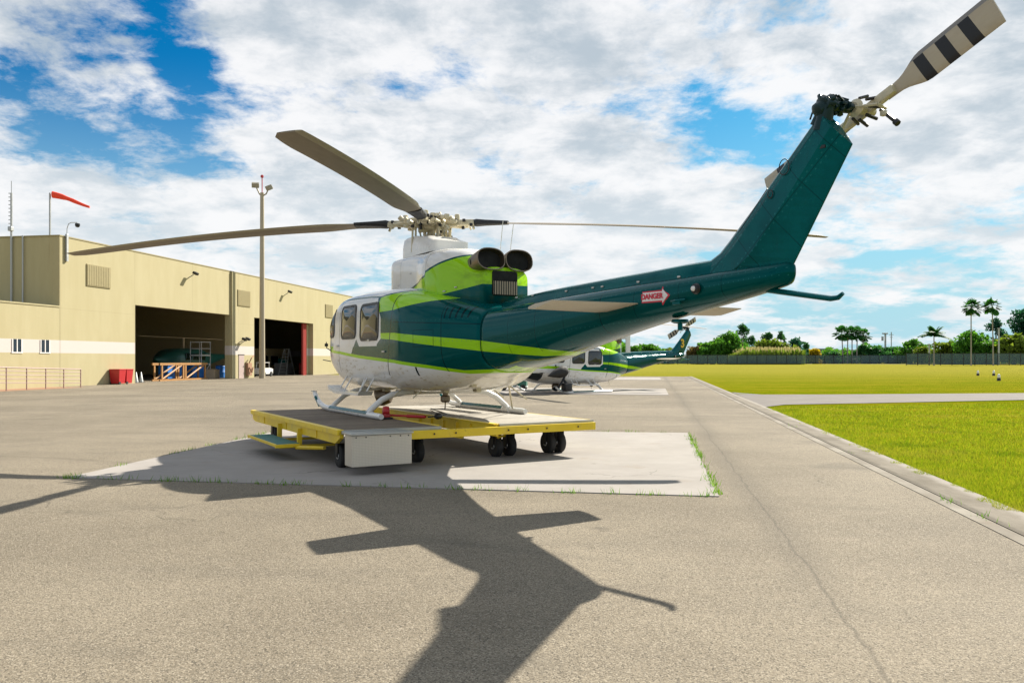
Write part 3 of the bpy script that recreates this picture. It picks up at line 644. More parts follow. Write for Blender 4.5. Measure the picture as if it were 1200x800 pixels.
    for a0, a1 in ((-62, -14), (194, 242)): obj('chin_window', cap_patch(2.95, 3.45, a0, a1, .006), M_['cabin_glass'], root, True)
    bm = BM()
    for sd_ in (1, -1):
        box(bm, (-.75, sd_*(surf_l(FUS, -.75, 1.12)+.01), 1.12), (.12, .025, .03), .006); box(bm, (1.68, sd_*(surf_l(FUS, 1.68, 1.25)+.01), 1.25), (.12, .025, .03), .006)
        box(bm, (-.05, sd_*(surf_l(FUS, -.05, 1.325)+.01), 1.325), (.1, .02, .03), .004)
    obj_split('door_handle', bm, M_['steel'], root)
    bm = BM()   # mirrors, wipers and pitot at the nose
    tube(bm, [(2.35, 1.10, 1.15), (2.42, 1.19, 1.22), (2.44, 1.19, 1.34)], .010, 6); box(bm, (2.44, 1.19, 1.28), (.03, .07, .06), .01)
    tube(bm, [(3.3, .5, 1.4), (3.34, .5, 1.62)], .009, 6); tube(bm, [(2.9, .95, .95), (3.25, 1.0, .98)], .01, 6)
    obj_split('nose_probe', bm, M_['black_metal'], root)
    # stabilisers
    for sd_ in (1, -1):
        bm = BM(); rg = []
        for u in frange(0, 1, 5):
            l = .22+(1.43-.22)*u; s0, s1, z = -5.50-.20*u, -6.28+.08*u, 1.575
            rg.append([(s0+(s1-s0)*f, sd_*l, z+.035*f*1.6+h) for f, h in ((0, 0), (.04, .012), (.3, .024), (1, .005), (1, -.005), (.3, -.030), (.04, -.016))])
        loft(bm, rg); obj('stabiliser', bm, M_['stabiliser_paint'], root, True)
    # tail skid, tail light, boom antenna
    bm = BM(); tube(bm, [(-7.8, 0, 1.70), (-8.1, 0, 1.645), (-8.66, 0, 1.545), (-8.74, 0, 1.55), (-8.79, 0, 1.585)], [.03, .028, .026, .024, .018], 8); obj('tail_skid', bm, M_['teal_paint'], root, True)
    bm = BM(); lathe(bm, [(.045, 0), (.06, .02), (.05, .05), (.03, .06)], axis((-7.18, .235, 1.735), (0, 1, 0)), 14); nl = obj('tail_light', bm, M_['black_metal'], root, True)
    bm = BM(); lathe(bm, [(.028, 0), (.024, .015), (.008, .02)], axis((-7.18, .296, 1.735), (0, 1, 0)), 12); obj('lens', bm, M_['white_paint'], nl, True)
    bm = BM(); lathe(bm, [(.09, 0), (.10, -.03), (.07, -.045), (.028, -.05), (.028, -.12), (.02, -.125)], Matrix.Translation((-6.65, 0, 1.44)), 14); obj('belly_antenna', bm, M_['teal_paint'], root, True)
    bm = BM(); tube(bm, [(-6.80, .27, 1.62), (-6.9, .29, 1.625), (-7.02, .26, 1.63)], .014, 6); box(bm, (-6.9, .275, 1.60), (.12, .03, .035), .008); obj('boom_step', bm, M_['teal_paint'], root)
    # vhf whip antennas on the roof
    bm = BM(); tube(bm, [(-2.0, -.30, 2.65), (-2.12, -.30, 3.25)], .006, 5); tube(bm, [(-2.05, -.45, 2.6), (-2.2, -.45, 3.2)], .006, 5); obj_split('whip_antenna', bm, M_['white_paint'], root)
    # tail gearbox
    bm = BM(); lathe(bm, [(.03, -.14), (.065, -.12), (.07, -.05), (.095, -.04), (.095, .0), (.075, .02), (.075, .07), (.04, .10)], axis((-8.60, -.02, 3.33), (-.25, -.75, .45)), 18)
    tube(bm, [(-8.56, 0, 3.1), (-8.62, 0, 3.32)], [.085, .07], 12); tube(bm, [(-8.62, .05, 3.32), (-8.68, -.42, 3.33)], [.065, .045], 12); tube(bm, [(-8.50, .0, 3.16), (-8.60, .0, 3.34)], [.06, .045], 10)
    rg_ = random.Random(9)
    for k in range(46):
        a = rg_.uniform(0, 6.28); q = rg_.uniform(.05, .105); c_ = (-8.61+q*math.cos(a), rg_.uniform(-.21, .03), 3.33+q*math.sin(a)*.85)
        if k % 2: box(bm, c_, (rg_.uniform(.03, .07), rg_.uniform(.03, .06), rg_.uniform(.025, .05)), .006, Matrix.Rotation(a, 3, 'Y'))
        else: lathe(bm, [(.012, -.04), (.022, -.035), (.022, .02), (.014, .03)], axis(c_, (math.cos(a), rg_.uniform(-1, .3), math.sin(a))), 8)
    for k in range(4): a = .8+k*.5; tube(bm, [(-8.47-.04*k, .05-.05*k, 3.22+.03*k), (-8.49-.04*k, -.0-.05*k, 3.37+.02*k), (-8.59-.03*k, -.08, 3.44-.01*k), (-8.70, -.2, 3.38-.02*k)], .009, 6)
    gb = obj('tail_gearbox', bm, M_['gearbox_paint'], root, True)
    # tail rotor
    TRL = Vector((-8.70, -.45, 3.32))
    bm = BM(); A_ = Vector((-1.12, 0, .49)).normalized()
    tube(bm, [TRL+Vector((0, .16, 0)), TRL-Vector((0, .10, 0))], [.05, .04], 12); box(bm, TRL, (.46, .05, .10), .02, Matrix.Rotation(.412, 3, 'Y'))
    for sg in (1, -1):
        q = TRL+A_*sg*.22; box(bm, q, (.20, .07, .085), .02, Matrix.Rotation(.412, 3, 'Y'))
        tube(bm, [TRL+Vector((0, .2, 0)), q+Vector((.0, .12, -.1))], .014, 6); tube(bm, [q+Vector((0, .12, -.1)), q+Vector((0, .0, -.12))], .016, 6); box(bm, q+Vector((0, .03, -.17)), (.05, .05, .05), .01)
    lathe(bm, [(.07, 0), (.085, .02), (.05, .05)], axis(TRL+Vector((0, .14, 0)), (0, 1, 0)), 14)
    trh = obj('tail_rotor_hub', bm, M_['cream_metal'], root, True)
    bm = BM()
    for k in range(8):
        a = k*math.pi/4; q = TRL+Vector((.10*math.cos(a), .10, .10*math.sin(a))); tube(bm, [q, q+Vector((.04*math.cos(a), -.12, .04*math.sin(a)))], .016, 6)
    tube(bm, [TRL+Vector((-.15, 0, -.03)), TRL+Vector((-.30, .02, -.17))], .018, 6); lathe(bm, [(.03, 0), (.03, .04)], axis(TRL+Vector((-.31, .02, -.18)), (-.7, 0, -.7)), 8)
    obj('pitch_link', bm, M_['black_metal'], trh)
    for sg in (1, -1):
        def ch(u):
            c_ = spline([(0, .10), (.14, .12), (.38, .29), (1, .29)], u)[0]; return c_, .145 if u > .38 else spline([(0, .05), (.14, .06), (.38, .145), (1, .145)], u)[0]
        bm = blade_mesh(.22, 1.31, ch, 0, .06, 6, 6, 22); o = obj('tail_rotor_blade', bm, M_['tail_blade_skin'], root, True)
        ax = A_*sg; yv = Vector((0, 1, 0)); zc = yv.cross(ax) if False else ax.cross(yv)
        # blade local x along the arm, local y (chord) in the rotor plane, local z along the shaft
        ch_v = Vector((-ax.z, 0, ax.x))*(1); Mx = Matrix((ax, ch_v, ax.cross(ch_v))).transposed().to_4x4(); Mx.translation = TRL-Vector((0, .02, 0)); o.matrix_local = Mx
    # mast and main rotor
    HZ = 3.48
    bm = BM(); tube(bm, [(0, 0, 2.8), (0, 0, HZ+.05)], .075, 16); lathe(bm, [(.26, 3.06), (.28, 3.09), (.28, 3.13), (.15, 3.16), (.12, 3.26), (.08, 3.27)]); obj('rotor_mast', bm, M_['cream_metal'], root, True)
    PSI = -.108-(math.pi/2+.532)
    def spin(o_, k=0): o_.location = (0, 0, HZ); o_.rotation_euler = (0, 0, PSI+k*math.pi/2); return o_
    bm = BM(); lathe(bm, [(.10, -.16), (.17, -.12), (.19, -.05), (.16, 0), (.18, .05), (.15, .09), (.08, .12), (.07, .16), (.04, .17)], n=20)
    for k in range(4):
        M = Matrix.Rotation(k*math.pi/2, 4, 'Z')
        for a, s_, bv in (((.28, 0, .035), (.40, .20, .05), .015), ((.28, 0, -.05), (.40, .17, .045), .015), ((.62, 0, .0), (.36, .12, .11), .03), ((.40, .12, -.01), (.18, .07, .09), .02), ((.40, -.12, .0), (.20, .06, .07), .02), ((.55, .13, -.06), (.12, .09, .05), .015), ((.75, .0, -.02), (.12, .16, .09), .02), ((.22, .16, .06), (.12, .10, .10), .02)):
            n0 = len(bm.verts); box(bm, a, s_, bv); bm.verts.ensure_lookup_table(); bmesh.ops.transform(bm, matrix=M, verts=bm.verts[n0:])
        n0 = len(bm.verts)
        tube(bm, [(.30, .20, -.46), (.32, .22, -.02)], .022, 8); tube(bm, [(.32, .22, -.03), (.66, .20, -.04)], .028, 8); tube(bm, [(.14, .04, -.40), (.2, .10, -.14)], .016, 6)
        tube(bm, [(.1, .1, .1), (.16, .2, .17), (.3, .24, .10)], .011, 6); lathe(bm, [(.045, 0), (.05, .02), (.045, .09), (.02, .1)], axis((.48, 0, .06), (0, 0, 1)), 10); lathe(bm, [(.06, 0), (.07, .02), (.03, .05)], axis((.27, .0, .06), (0, 0, 1)), 10)
        tube(bm, [(.78, -.05, -.06), (.80, -.06, -.13)], .024, 6); tube(bm, [(.70, .1, -.06), (.72, .12, -.11)], .02, 6)
        bm.verts.ensure_lookup_table(); bmesh.ops.transform(bm, matrix=M, verts=bm.verts[n0:])
    rh = random.Random(3)
    for k in range(46):
        a = rh.uniform(0, 6.28); q = rh.uniform(.12, .62); cpos = (q*math.cos(a), q*math.sin(a), rh.uniform(-.17, .17)*(1-.5*q))
        if k % 3: box(bm, cpos, (rh.uniform(.05, .13), rh.uniform(.04, .09), rh.uniform(.04, .08)), .012, Matrix.Rotation(a, 3, 'Z'))
        else: lathe(bm, [(.03, -.05), (.045, -.04), (.045, .04), (.025, .05)], axis(cpos, (math.cos(a), math.sin(a), rh.uniform(-.3, 1))), 9)
    for k in range(4):
        a = k*math.pi/2+.5
        for rr in (.30, .36): tube(bm, [(rr*math.cos(a), rr*math.sin(a), -.55), (rr*math.cos(a+.12), rr*math.sin(a+.12), .02)], .02, 7)
    o = spin(obj('rotor_hub', bm, M_['cream_metal'], root, True))
    bm = BM()
    for k in range(4):
        n0 = len(bm.verts); M = Matrix.Rotation(k*math.pi/2, 4, 'Z')
        for q in ((.20, .0, -.0), (.47, .10, .04), (.47, -.10, .03), (.36, .0, .03), (.70, .09, .02), (.58, .07, -.08), (.3, .22, -.08), (.1, .14, .13), (.62, -.08, .03), (.24, -.14, -.12), (.75, -.07, -.05), (.16, .2, -.05), (.4, .16, .05)): box(bm, q, (.055, .05, .055), .01)
        bm.verts.ensure_lookup_table(); bmesh.ops.transform(bm, matrix=M, verts=bm.verts[n0:])
    obj_split('hub_bolt', bm, M_['black_metal'], o)
    def chord(u):
        c_ = spline([(0, .22), (.07, .26), (.18, .40), (.86, .40), (.985, .34), (1, .26)], u)[0]; return c_, c_*.5 if u < .86 else .20
    for k, dr in enumerate((.355, .42, .477, .268)):     # order: to the right, away, to the left, towards the camera
        bm = blade_mesh(1.02, 7.01, chord, dr, .055, 13, 4, 34); b_ = spin(obj('rotor_blade', bm, M_['blade_skin'], root, True), k)
        bm = BM(); rg = []
        for r_, ww, hh in ((.78, .07, .055), (.84, .10, .07), (1.0, .11, .055), (1.3, .13, .04), (1.42, .14, .034)):
            rg.append([(r_, ww*math.copysign(abs(math.cos(q))**.6, math.cos(q)), -dr*(r_/7.01)**2+hh*math.copysign(abs(math.sin(q))**.6, math.sin(q))+.0+.13*ww*math.cos(q)) for q in [2*math.pi*j/16 for j in range(16)]])
        loft(bm, rg); obj('blade_cuff', bm, M_['black_metal'], b_, True)
    # landing gear
    for sd_ in (1, -1):
        l = 1.38*sd_
        bm = BM(); tube(bm, [(-1.05, l, .05), (-.95, l, .052), (1.6, l, .052), (1.95, l, .065), (2.25, l, .12), (2.48, l, .22), (2.60, l, .31)], [.045, .052, .052, .052, .05, .047, .044], 12); sk = obj('skid', bm, M_['white_paint'], root, True)
        bm = BM(); box(bm, (.55, l+.036, .088), (2.0, .062, .012), .003, Matrix.Rotation(R(-45), 3, 'X')); box(bm, (2.31, l+.035, .165), (.34, .05, .012), .003, Matrix.Rotation(R(-33), 3, 'Y') @ Matrix.Rotation(R(-45), 3, 'X')); obj_split('skid_tread', bm, M_['teal_paint'], sk)
        bm = BM(); box(bm, (2.66, l, .345), (.16, .09, .02), .006); tube(bm, [(-1.0, l, .03), (-.3, l, .012), (.3, l, .012)], .03, 8); obj_split('skid_shoe', bm, M_['steel'], sk)
    for s, hz_ in ((1.52, .40), (-.42, .40)):
        bm = BM(); q = [(s, y_, z_) for y_, z_ in ((-1.38, .06), (-1.33, .13), (-1.12, .30), (-.92, .385), (-.72, .415), (-.4, hz_+.03), (.4, hz_+.03), (.72, .415), (.92, .385), (1.12, .30), (1.33, .13), (1.38, .06))]
        tube(bm, q, .052 if s < 0 else .045, 12); ct = obj('cross_tube', bm, M_['white_paint'], root, True)
        bm = BM()
        for y_ in (-1.36, 1.36): tube(bm, [(s-.12, y_, .055), (s+.12, y_, .055)], .066, 12)
        obj_split('saddle', bm, M_['white_paint'], ct, True)
    # boarding step on struts under the port side
    for sd_ in (1, -1):
        bm = BM(); y_ = sd_*1.3
        prism(bm, [(1.62, .50), (1.58, .42), (1.2, .36), (-.05, .36), (-.15, .44), (-.05, .40), (1.15, .40), (1.5, .46)], lambda a, b: (a, y_-.13, b), lambda a, b: (a, y_+.13, b))
        for s in (1.4, 1.1, .3, -.05): tube(bm, [(s, y_-sd_*.02, .40), (s+.05, sd_*1.05, .75)], .013, 6)
        tube(bm, [(.2, y_, .4), (.55, sd_*1.05, .72)], .012, 6); obj('boarding_step', bm, M_['white_paint'], root)
    # searchlight and belly gear
    bm = BM(); lathe(bm, [(.03, -.17), (.12, -.16), (.185, -.10), (.19, .06), (.165, .12), (.14, .13)], axis((1.62, .3, .27), (.35, .5, -.25)), 20); tube(bm, [(1.62, .3, .3), (1.7, .3, .55)], .04, 8); box(bm, (1.66, .3, .44), (.12, .30, .03), .008)
    slt = obj('searchlight', bm, M_['exhaust_metal'], root, True)
    bm = BM(); lathe(bm, [(.15, .125), (.12, .135), (.01, .14)], axis((1.62, .3, .27), (.35, .5, -.25)), 20); obj('lens', bm, M_['dark_glass'], slt, True)
    bm = BM(); tube(bm, [(-.9, .15, .48), (-.9, .15, .36)], .05, 10); lathe(bm, [(.06, 0), (.085, .03), (.08, .10), (.04, .13)], axis((-.9, .15, .25), (0, 0, 1)), 12); tube(bm, [(-.9, .15, .26), (-.89, .15, .13)], .012, 6); obj('cargo_hook', bm, M_['exhaust_metal'], root, True)
    bm = BM()
    for s, y_, z_ in ((-1.6, -.1, .50), (-1.2, .3, .48), (.3, .5, .43), (-2.0, .2, .6), (-.5, .5, .45), (1.1, .45, .43), (.65, .3, .41)): box(bm, (s, y_, z_-.02), (.14, .10, .07), .02)
    for s in (-1.45, -.65): tube(bm, [(s, .72, .6), (s+.1, .95, .36)], .012, 6); tube(bm, [(s, -.72, .6), (s-.1, -1.1, .3)], .014, 6)
    tube(bm, [(-1.9, -.5, .75), (-.65, -1.34, .10)], .017, 8); tube(bm, [(-1.9, .5, .72), (-1.5, .75, .5)], .012, 6); obj_split('belly_fitting', bm, M_['cream_metal'], root)
    return root
HEAD = .532
heli = make_helicopter(); heli.location = (-1.479, 14.895, .590); heli.rotation_euler = (0, 0, math.pi/2+HEAD)
tag(heli, 'large green, lime and white helicopter standing on the yellow dolly', 'helicopter', 'parked green helicopters')
heli2 = copy_tree(heli); H2 = Vector((-.768, -.640)); heli2.location = (3.1, 39.4, .012); heli2.rotation_euler = (0, 0, math.atan2(H2.y, H2.x))
tag(heli2, 'distant green and white helicopter with yellow number 3 on its fin', 'helicopter')
for ch in heli2.children:
    if ch.name.startswith(('rotor_hub', 'rotor_blade')): ch.rotation_euler.z += R(15)-heli2.rotation_euler.z-(-.108-(math.pi/2+.532))
# markings: danger arrow on the near helicopter, the 3 on the far one
def boom_panel(s): return surf_l(BOOM, s, 1.70)
S0, S1, ZC = -6.34, -6.78, 1.695
bm = BM(); arrow = [(S0, .065), (S1+.13, .065), (S1+.13, .105), (S1, 0), (S1+.13, -.105), (S1+.13, -.065), (S0, -.065)]
prism(bm, arrow, lambda a, b: (a, surf_l(BOOM, a, ZC+b)-.006, ZC+b), lambda a, b: (a, surf_l(BOOM, a, ZC+b)+.004, ZC+b)); dsg = obj('danger_arrow', bm, M_['road_signred'], heli)
inn = [(S0-.013, .050), (S1+.117, .050), (S1+.117, .076), (S1+.028, 0), (S1+.117, -.076), (S1+.117, -.050), (S0-.013, -.050)]
bm = BM(); prism(bm, inn, lambda a, b: (a, surf_l(BOOM, a, ZC+b)-.006, ZC+b), lambda a, b: (a, surf_l(BOOM, a, ZC+b)+.007, ZC+b)); obj('arrow_face', bm, M_['window_frame'], dsg)
yaw_ = math.atan2(surf_l(BOOM, S0, ZC)-surf_l(BOOM, S1, ZC), S0-S1)
sc = (S0+S1)/2+.052
Mt = Matrix.Translation((sc, surf_l(BOOM, sc, ZC)+.009, ZC)) @ Matrix.Rotation(yaw_, 4, 'Z') @ Matrix.Rotation(math.pi, 4, 'Z') @ Matrix.Rotation(math.pi/2, 4, 'X') @ Matrix.Scale(1.0, 4)
text_mesh('DANGER', .084, M_['road_signred'], 'danger_lettering', dsg, Mt, .002)
Mt = Matrix.Translation((-8.02, .10, 2.42)) @ Matrix.Rotation(math.pi, 4, 'Z') @ Matrix.Rotation(math.pi/2, 4, 'X')
text_mesh('3', .62, M_['amber'], 'tail_number', heli2, Mt, .012)
bm = BM()   # the far helicopter carries a speaker pod and a hoist lamp on its port side
lathe(bm, [(.02, -.85), (.13, -.55), (.24, -.15), (.27, .1), (.20, .26), (.05, .3)], axis((2.3, 1.42, 1.0), (-.97, 0, .2)), 18); obj('speaker_pod', bm, M_['dark_rubber'], heli2, True)
bm = BM(); box(bm, (2.05, 1.5, .30), (.40, .34, .36), .05); tube(bm, [(2.05, 1.5, .45), (2.1, 1.3, .7)], .06, 8); tube(bm, [(2.5, 1.45, .3), (2.0, 1.3, .75)], .05, 8); obj('hoist_lamp', bm, M_['black_metal'], heli2, True)

# ------------------------------------------------------------ the landing dolly
DO = empty('landing_dolly', (-1.479, 14.895, 0), math.pi/2+HEAD, 'yellow wheeled landing dolly with two plank decks under the helicopter', 'dolly')
DZ = .587
def deck(l0, l1, mname, s0=-2.66, s1=2.52):
    bm = BM(); box2(bm, (s0, l0, DZ-.05), (s1, l1, DZ), .006); return obj('deck', bm, M_[mname], DO)
deck(1.08, 2.56, 'deck_planks'); deck(-1.62, .12, 'deck_pale', -2.72, 2.6)
bm = BM()
prism(bm, [(2.56, DZ-.04), (2.50, DZ-.16), (2.3, DZ-.19), (-2.45, DZ-.19), (-2.66, DZ-.1), (-2.66, DZ+.012), (2.56, DZ+.012)], lambda a, b: (a, 2.563, b), lambda a, b: (a, 2.62, b)); box2(bm, (-2.66, 2.56, DZ-.06), (2.56, 2.655, DZ+.015), .006)
for s in (-1.6, .1, 1.6): box2(bm, (s-.01, 2.62, DZ-.18), (s+.01, 2.632, DZ-.06))
obj('side_rail', bm, M_['yellow_paint'], DO)
bm = BM(); box2(bm, (-2.5, 1.02, DZ-.17), (2.5, 1.076, DZ+.01), .006); obj('side_rail', bm, M_['yellow_paint'], DO)
bm = BM(); box2(bm, (-2.72, .124, DZ-.19), (2.6, .17, DZ-.001), .006)
for s in (-1.9, -1.4, -.9, -.4, .1): box2(bm, (s-.012, .17, DZ-.17), (s+.012, .20, DZ-.05))
box2(bm, (-2.72, .10, DZ-.012), (2.6, .20, DZ+.006), .003); obj('side_rail', bm, M_['yellow_paint'], DO)
bm = BM(); box2(bm, (-2.72, -1.66, DZ-.15), (2.6, -1.624, DZ), .006); obj('side_rail', bm, M_['yellow_paint'], DO)
bm = BM(); box2(bm, (-2.80, -1.66, DZ-.155), (-2.725, 1.75, DZ-.035), .008)
for q in (-1.3, -.7, -.35, .0, .9, 1.25): lathe(bm, [(.018, 0), (.018, .012)], axis((-2.80, q, DZ-.09), (-1, 0, 0)), 10)
obj('cross_beam', bm, M_['yellow_paint'], DO)
bm = BM()
for q in (-1.3, -.7, -.35, .0, .9, 1.25): lathe(bm, [(.014, 0), (.014, .006)], axis((-2.812, q, DZ-.09), (-1, 0, 0)), 10)
obj_split('bolt', bm, M_['black_metal'], DO)
bm = BM(); box2(bm, (2.46, -1.66, DZ-.16), (2.53, 2.55, DZ-.055), .008); box2(bm, (-1.7, .2, DZ-.3), (1.6, .26, DZ-.2)); tube(bm, [(-2.3, -.1, .34), (-1.2, -1.5, .36)], .02, 6); obj('cross_beam', bm, M_['yellow_paint'], DO)
bm = BM(); box2(bm, (-2.745, -1.66, DZ-.034), (-2.722, .12, DZ+.004), .003); box2(bm, (-2.70, 1.08, DZ-.045), (-2.663, 2.6, DZ+.006), .003); obj('edge_strip', bm, M_['steel'], DO)
wheel0 = None
def wheel(s, l):
    r_ = .18; M = axis((s, l-.05, r_), (0, 1, 0)); bm = BM()
    lathe(bm, [(.10, .0), (.155, .0), (.175, .015), (.18, .03), (.18, .085), (.175, .10), (.155, .115), (.10, .115)], M, 28); wh = obj('wheel', bm, M_['dark_rubber'], DO, True)
    bm = BM(); lathe(bm, [(.03, -.012), (.05, -.01), (.06, .012), (.10, .018), (.106, .004), (.106, .11), (.10, .097), (.06, .103), (.05, .125), (.03, .127)], M, 24); obj('rim', bm, M_['steel'], wh, True)
    bm = BM(); box2(bm, (s-.05, l-.075, r_-.02), (s+.05, l-.06, DZ-.16)); box2(bm, (s-.05, l+.07, r_-.02), (s+.05, l+.085, DZ-.16)); tube(bm, [(s, l-.08, r_), (s, l+.09, r_)], .02, 8); obj_split('wheel_bracket', bm, M_['black_metal'], DO)
for s, l in ((-2.1, 2.40), (-2.1, 1.20), (-2.1, -.18), (-2.1, -.43), (-2.1, -1.19), (-2.1, -1.40), (1.62, 2.40), (1.62, 1.20), (1.7, -.18), (1.7, -1.40)): wheel(s, l)
bm = BM(); box2(bm, (-3.10, 1.73, .13), (-2.81, 2.60, DZ-.035), .008); tb = obj('tool_box', bm, M_['chequer_plate'], DO)
bm = BM(); box2(bm, (-3.12, 1.71, DZ-.032), (-2.76, 2.62, DZ-.006), .006); obj('lid', bm, M_['steel'], tb)
bm = BM()
for q in (1.78, 1.9, 2.05, 2.4, 2.54): lathe(bm, [(.010, 0), (.008, .006)], axis((-3.10, q, DZ-.06), (-1, 0, 0)), 8)
obj_split('rivet', bm, M_['black_metal'], tb)
bm = BM(); box2(bm, (-.98, 2.70, .255), (.85, 3.06, .275), .004); st = obj('side_step', bm, M_['green_tread'], DO)
bm = BM()
box2(bm, (-.99, 3.062, .235), (.86, 3.085, .277), .003); box2(bm, (-1.012, 2.70, .22), (-.983, 3.085, .272), .003); box2(bm, (.853, 2.70, .22), (.88, 3.085, .272), .003)
for s in (-.8, .4): box2(bm, (s-.03, 2.62, .20), (s+.03, 2.69, DZ-.1)); box2(bm, (s-.03, 2.0, .19), (s+.03, 2.98, .232), .004)
tube(bm, [(-.97, 2.75, .21), (-1.6, 2.5, .25)], .03, 8); obj('step_frame', bm, M_['yellow_paint'], st)
# red tie down tool lying over the gap
TB = empty('tow_tool', (-1.479, 14.895, 0), math.pi/2+HEAD, 'red tow fitting with black bar lying by the near skid on the dolly', 'tow bar')
bm = BM(); lathe(bm, [(.04, -.06), (.075, -.05), (.085, 0), (.075, .05), (.04, .06)], axis((-.80, 1.20, DZ+.13), (.3, 1, 0)), 14); box(bm, (-.80, 1.20, DZ+.05), (.14, .12, .08), .02); obj('red_drum', bm, M_['red_paint'], TB, True)
bm = BM(); tube(bm, [(-.80, 1.15, DZ+.06), (-1.35, .72, DZ+.05)], .018, 8); tube(bm, [(-1.1, .95, DZ+.055), (-1.35, .74, DZ+.05)], .027, 8); obj('red_handle', bm, M_['red_paint'], TB, True)
bm = BM(); tube(bm, [(-1.4, .7, DZ+.05), (-1.15, .36, DZ+.045), (-.9, .12, DZ+.05), (1.1, -.5, DZ+.02)], .013, 6); lathe(bm, [(.03, -.1), (.05, -.05), (.05, .05), (.03, .1)], axis((-1.32, .48, DZ+.05), (.6, -.8, 0)), 10); box(bm, (-.80, 1.22, DZ+.018), (.24, .2, .03), .006); obj('black_bar', bm, M_['black_metal'], TB, True)

# ------------------------------------------------------------ the hangar (x along the front, y inward, z up)
U = Vector((.168, .986, 0)).normalized(); O = Vector((-26.2, 47.1, 0)); HANG = math.atan2(U.y, U.x)
hg = empty('hangar', O, HANG, 'long tan aircraft hangar with two open bays and a low wing', 'hangar')
def H(t_, d_, z_): return O+U*t_+Vector((-U.y, U.x, 0))*d_+Vector((0, 0, z_))
bm = BM(); TW = .45; HT = 8.72; L1 = 58.
for a, b, z0, z1 in ((0, 7.0, 0, HT), (7.0, 19.35, 5.2, HT), (19.35, 23.45, 0, HT), (23.45, 35.9, 5.2, HT), (35.9, L1, 0, HT)): box2(bm, (a, 0, z0), (b, TW, z1))
bmesh.ops.remove_doubles(bm, verts=bm.verts, dist=1e-4)
obj('front_wall', bm, M_['hangar_wall'], hg)
bm = BM(); box2(bm, (.0, TW+.002, 0), (.35, 26, HT-.003)); obj('gable_wall', bm, M_['hangar_wall'], hg)
bm = BM(); box2(bm, (L1-.35, TW+.002, 0), (L1-.002, 26, HT-.003)); obj('gable_wall', bm, M_['hangar_wall'], hg)
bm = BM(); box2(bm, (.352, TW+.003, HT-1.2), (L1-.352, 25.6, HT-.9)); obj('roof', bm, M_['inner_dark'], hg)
bm = BM(); box2(bm, (-22, .004, 0), (-.004, 16, 4.60)); lw = obj('low_wing', bm, M_['hangar_wall'], hg)
bm = BM(); box2(bm, (-22.05, -.03, 4.60), (-.004, 16, 4.68)); obj('coping', bm, M_['hangar_wall'], lw)
bm = BM(); box2(bm, (-.04, -.03, HT), (L1+.04, .5, HT+.07)); box2(bm, (-.04, .5, HT), (.42, 26, HT+.07)); obj('coping', bm, M_['louvre_tan'], hg)
bm = BM(); box2(bm, (19.42, -.16, 0), (19.95, -.003, HT-.01), .01); obj('pilaster', bm, M_['hangar_wall'], hg)
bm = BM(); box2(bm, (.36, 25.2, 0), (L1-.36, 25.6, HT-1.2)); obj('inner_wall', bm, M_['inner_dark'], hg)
bm = BM(); box2(bm, (35.6, 7.1, 0), (45.2, 7.4, 2.75)); box2(bm, (35.3, 7.1, 0), (35.598, 25, HT-1.25)); pt = obj('partition', bm, M_['inner_tan'], hg)
for a in (38.6, 41.0):
    bm = BM(); box2(bm, (a, 7.04, .95), (a+1.7, 7.098, 1.95)); obj('window', bm, M_['dark_glass'], pt)
bm = BM()
for k in range(7): box2(bm, (.4, 2+k*3.3, HT-1.75), (L1-.4, 2.18+k*3.3, HT-1.42)); 
obj_split('roof_truss', bm, M_['galvanised'], hg)
for k, (a, b) in enumerate(((9.5, 3), (14.8, 6.5), (27, 4))):
    bm = BM(); lathe(bm, [(.05, .5), (.07, .25), (.24, 0), (.22, -.02)], Matrix.Translation((a, b, HT-2.2)), 14); obj('hanging_lamp', bm, M_['galvanised'], hg, True)
for a0, a1, z0, z1 in ((2.25, 4.46, 6.05, 7.38), (20.55, 22.7, 6.03, 7.37), (38.98, 41.0, 6.0, 7.4)):
    bm = BM(); box2(bm, (a0, -.05, z0), (a1, -.003, z1), .006)
    n = int((a1-a0)/.16)
    for k in range(n): box2(bm, (a0+.06+k*.16, -.066, z0+.05), (a0+.19+k*.16, -.053, z1-.05))
    obj('wall_vent', bm, M_['louvre_tan'], hg)
for a0, a1, z0, z1 in ((-3.57, -2.88, 1.98, 2.68), (-1.52, -.80, 1.98, 2.68)):
    bm = BM(); box2(bm, (a0-.05, -.03, z0-.06), (a1+.05, .0, z0-.002), .004)
    for q in (a0, (a0+a1)/2-.03, a1-.05): box2(bm, (q, -.028, z0), (q+.06, .002, z1))
    wf = obj('window', bm, M_['window_frame'], hg); bm = BM(); box2(bm, (a0+.01, -.015, z0+.001), (a1-.01, .0, z1)); obj('pane', bm, M_['dark_glass'], wf)
bm = BM(); box2(bm, (20.75, -.04, 0), (21.62, -.003, 1.93), .005); dr = obj('side_door', bm, M_['pink_door'], hg); bm = BM(); box2(bm, (20.7, -.05, 1.935), (21.67, -.003, 2.0)); box(bm, (21.5, -.07, 1.0), (.12, .04, .04)); obj('door_trim', bm, M_['black_metal'], dr)
bm = BM(); box2(bm, (34.5, .46, 0), (35.35, .62, 5.15), .01)
for k in range(4): box2(bm, (34.55+k*.21, .43, .05), (34.61+k*.21, .458, 5.1))
obj('bay_door', bm, M_['red_door'], hg)
bm = BM(); box2(bm, (35.36, .46, 0), (35.88, .85, 5.15)); obj('door_jamb', bm, M_['hangar_wall'], hg)
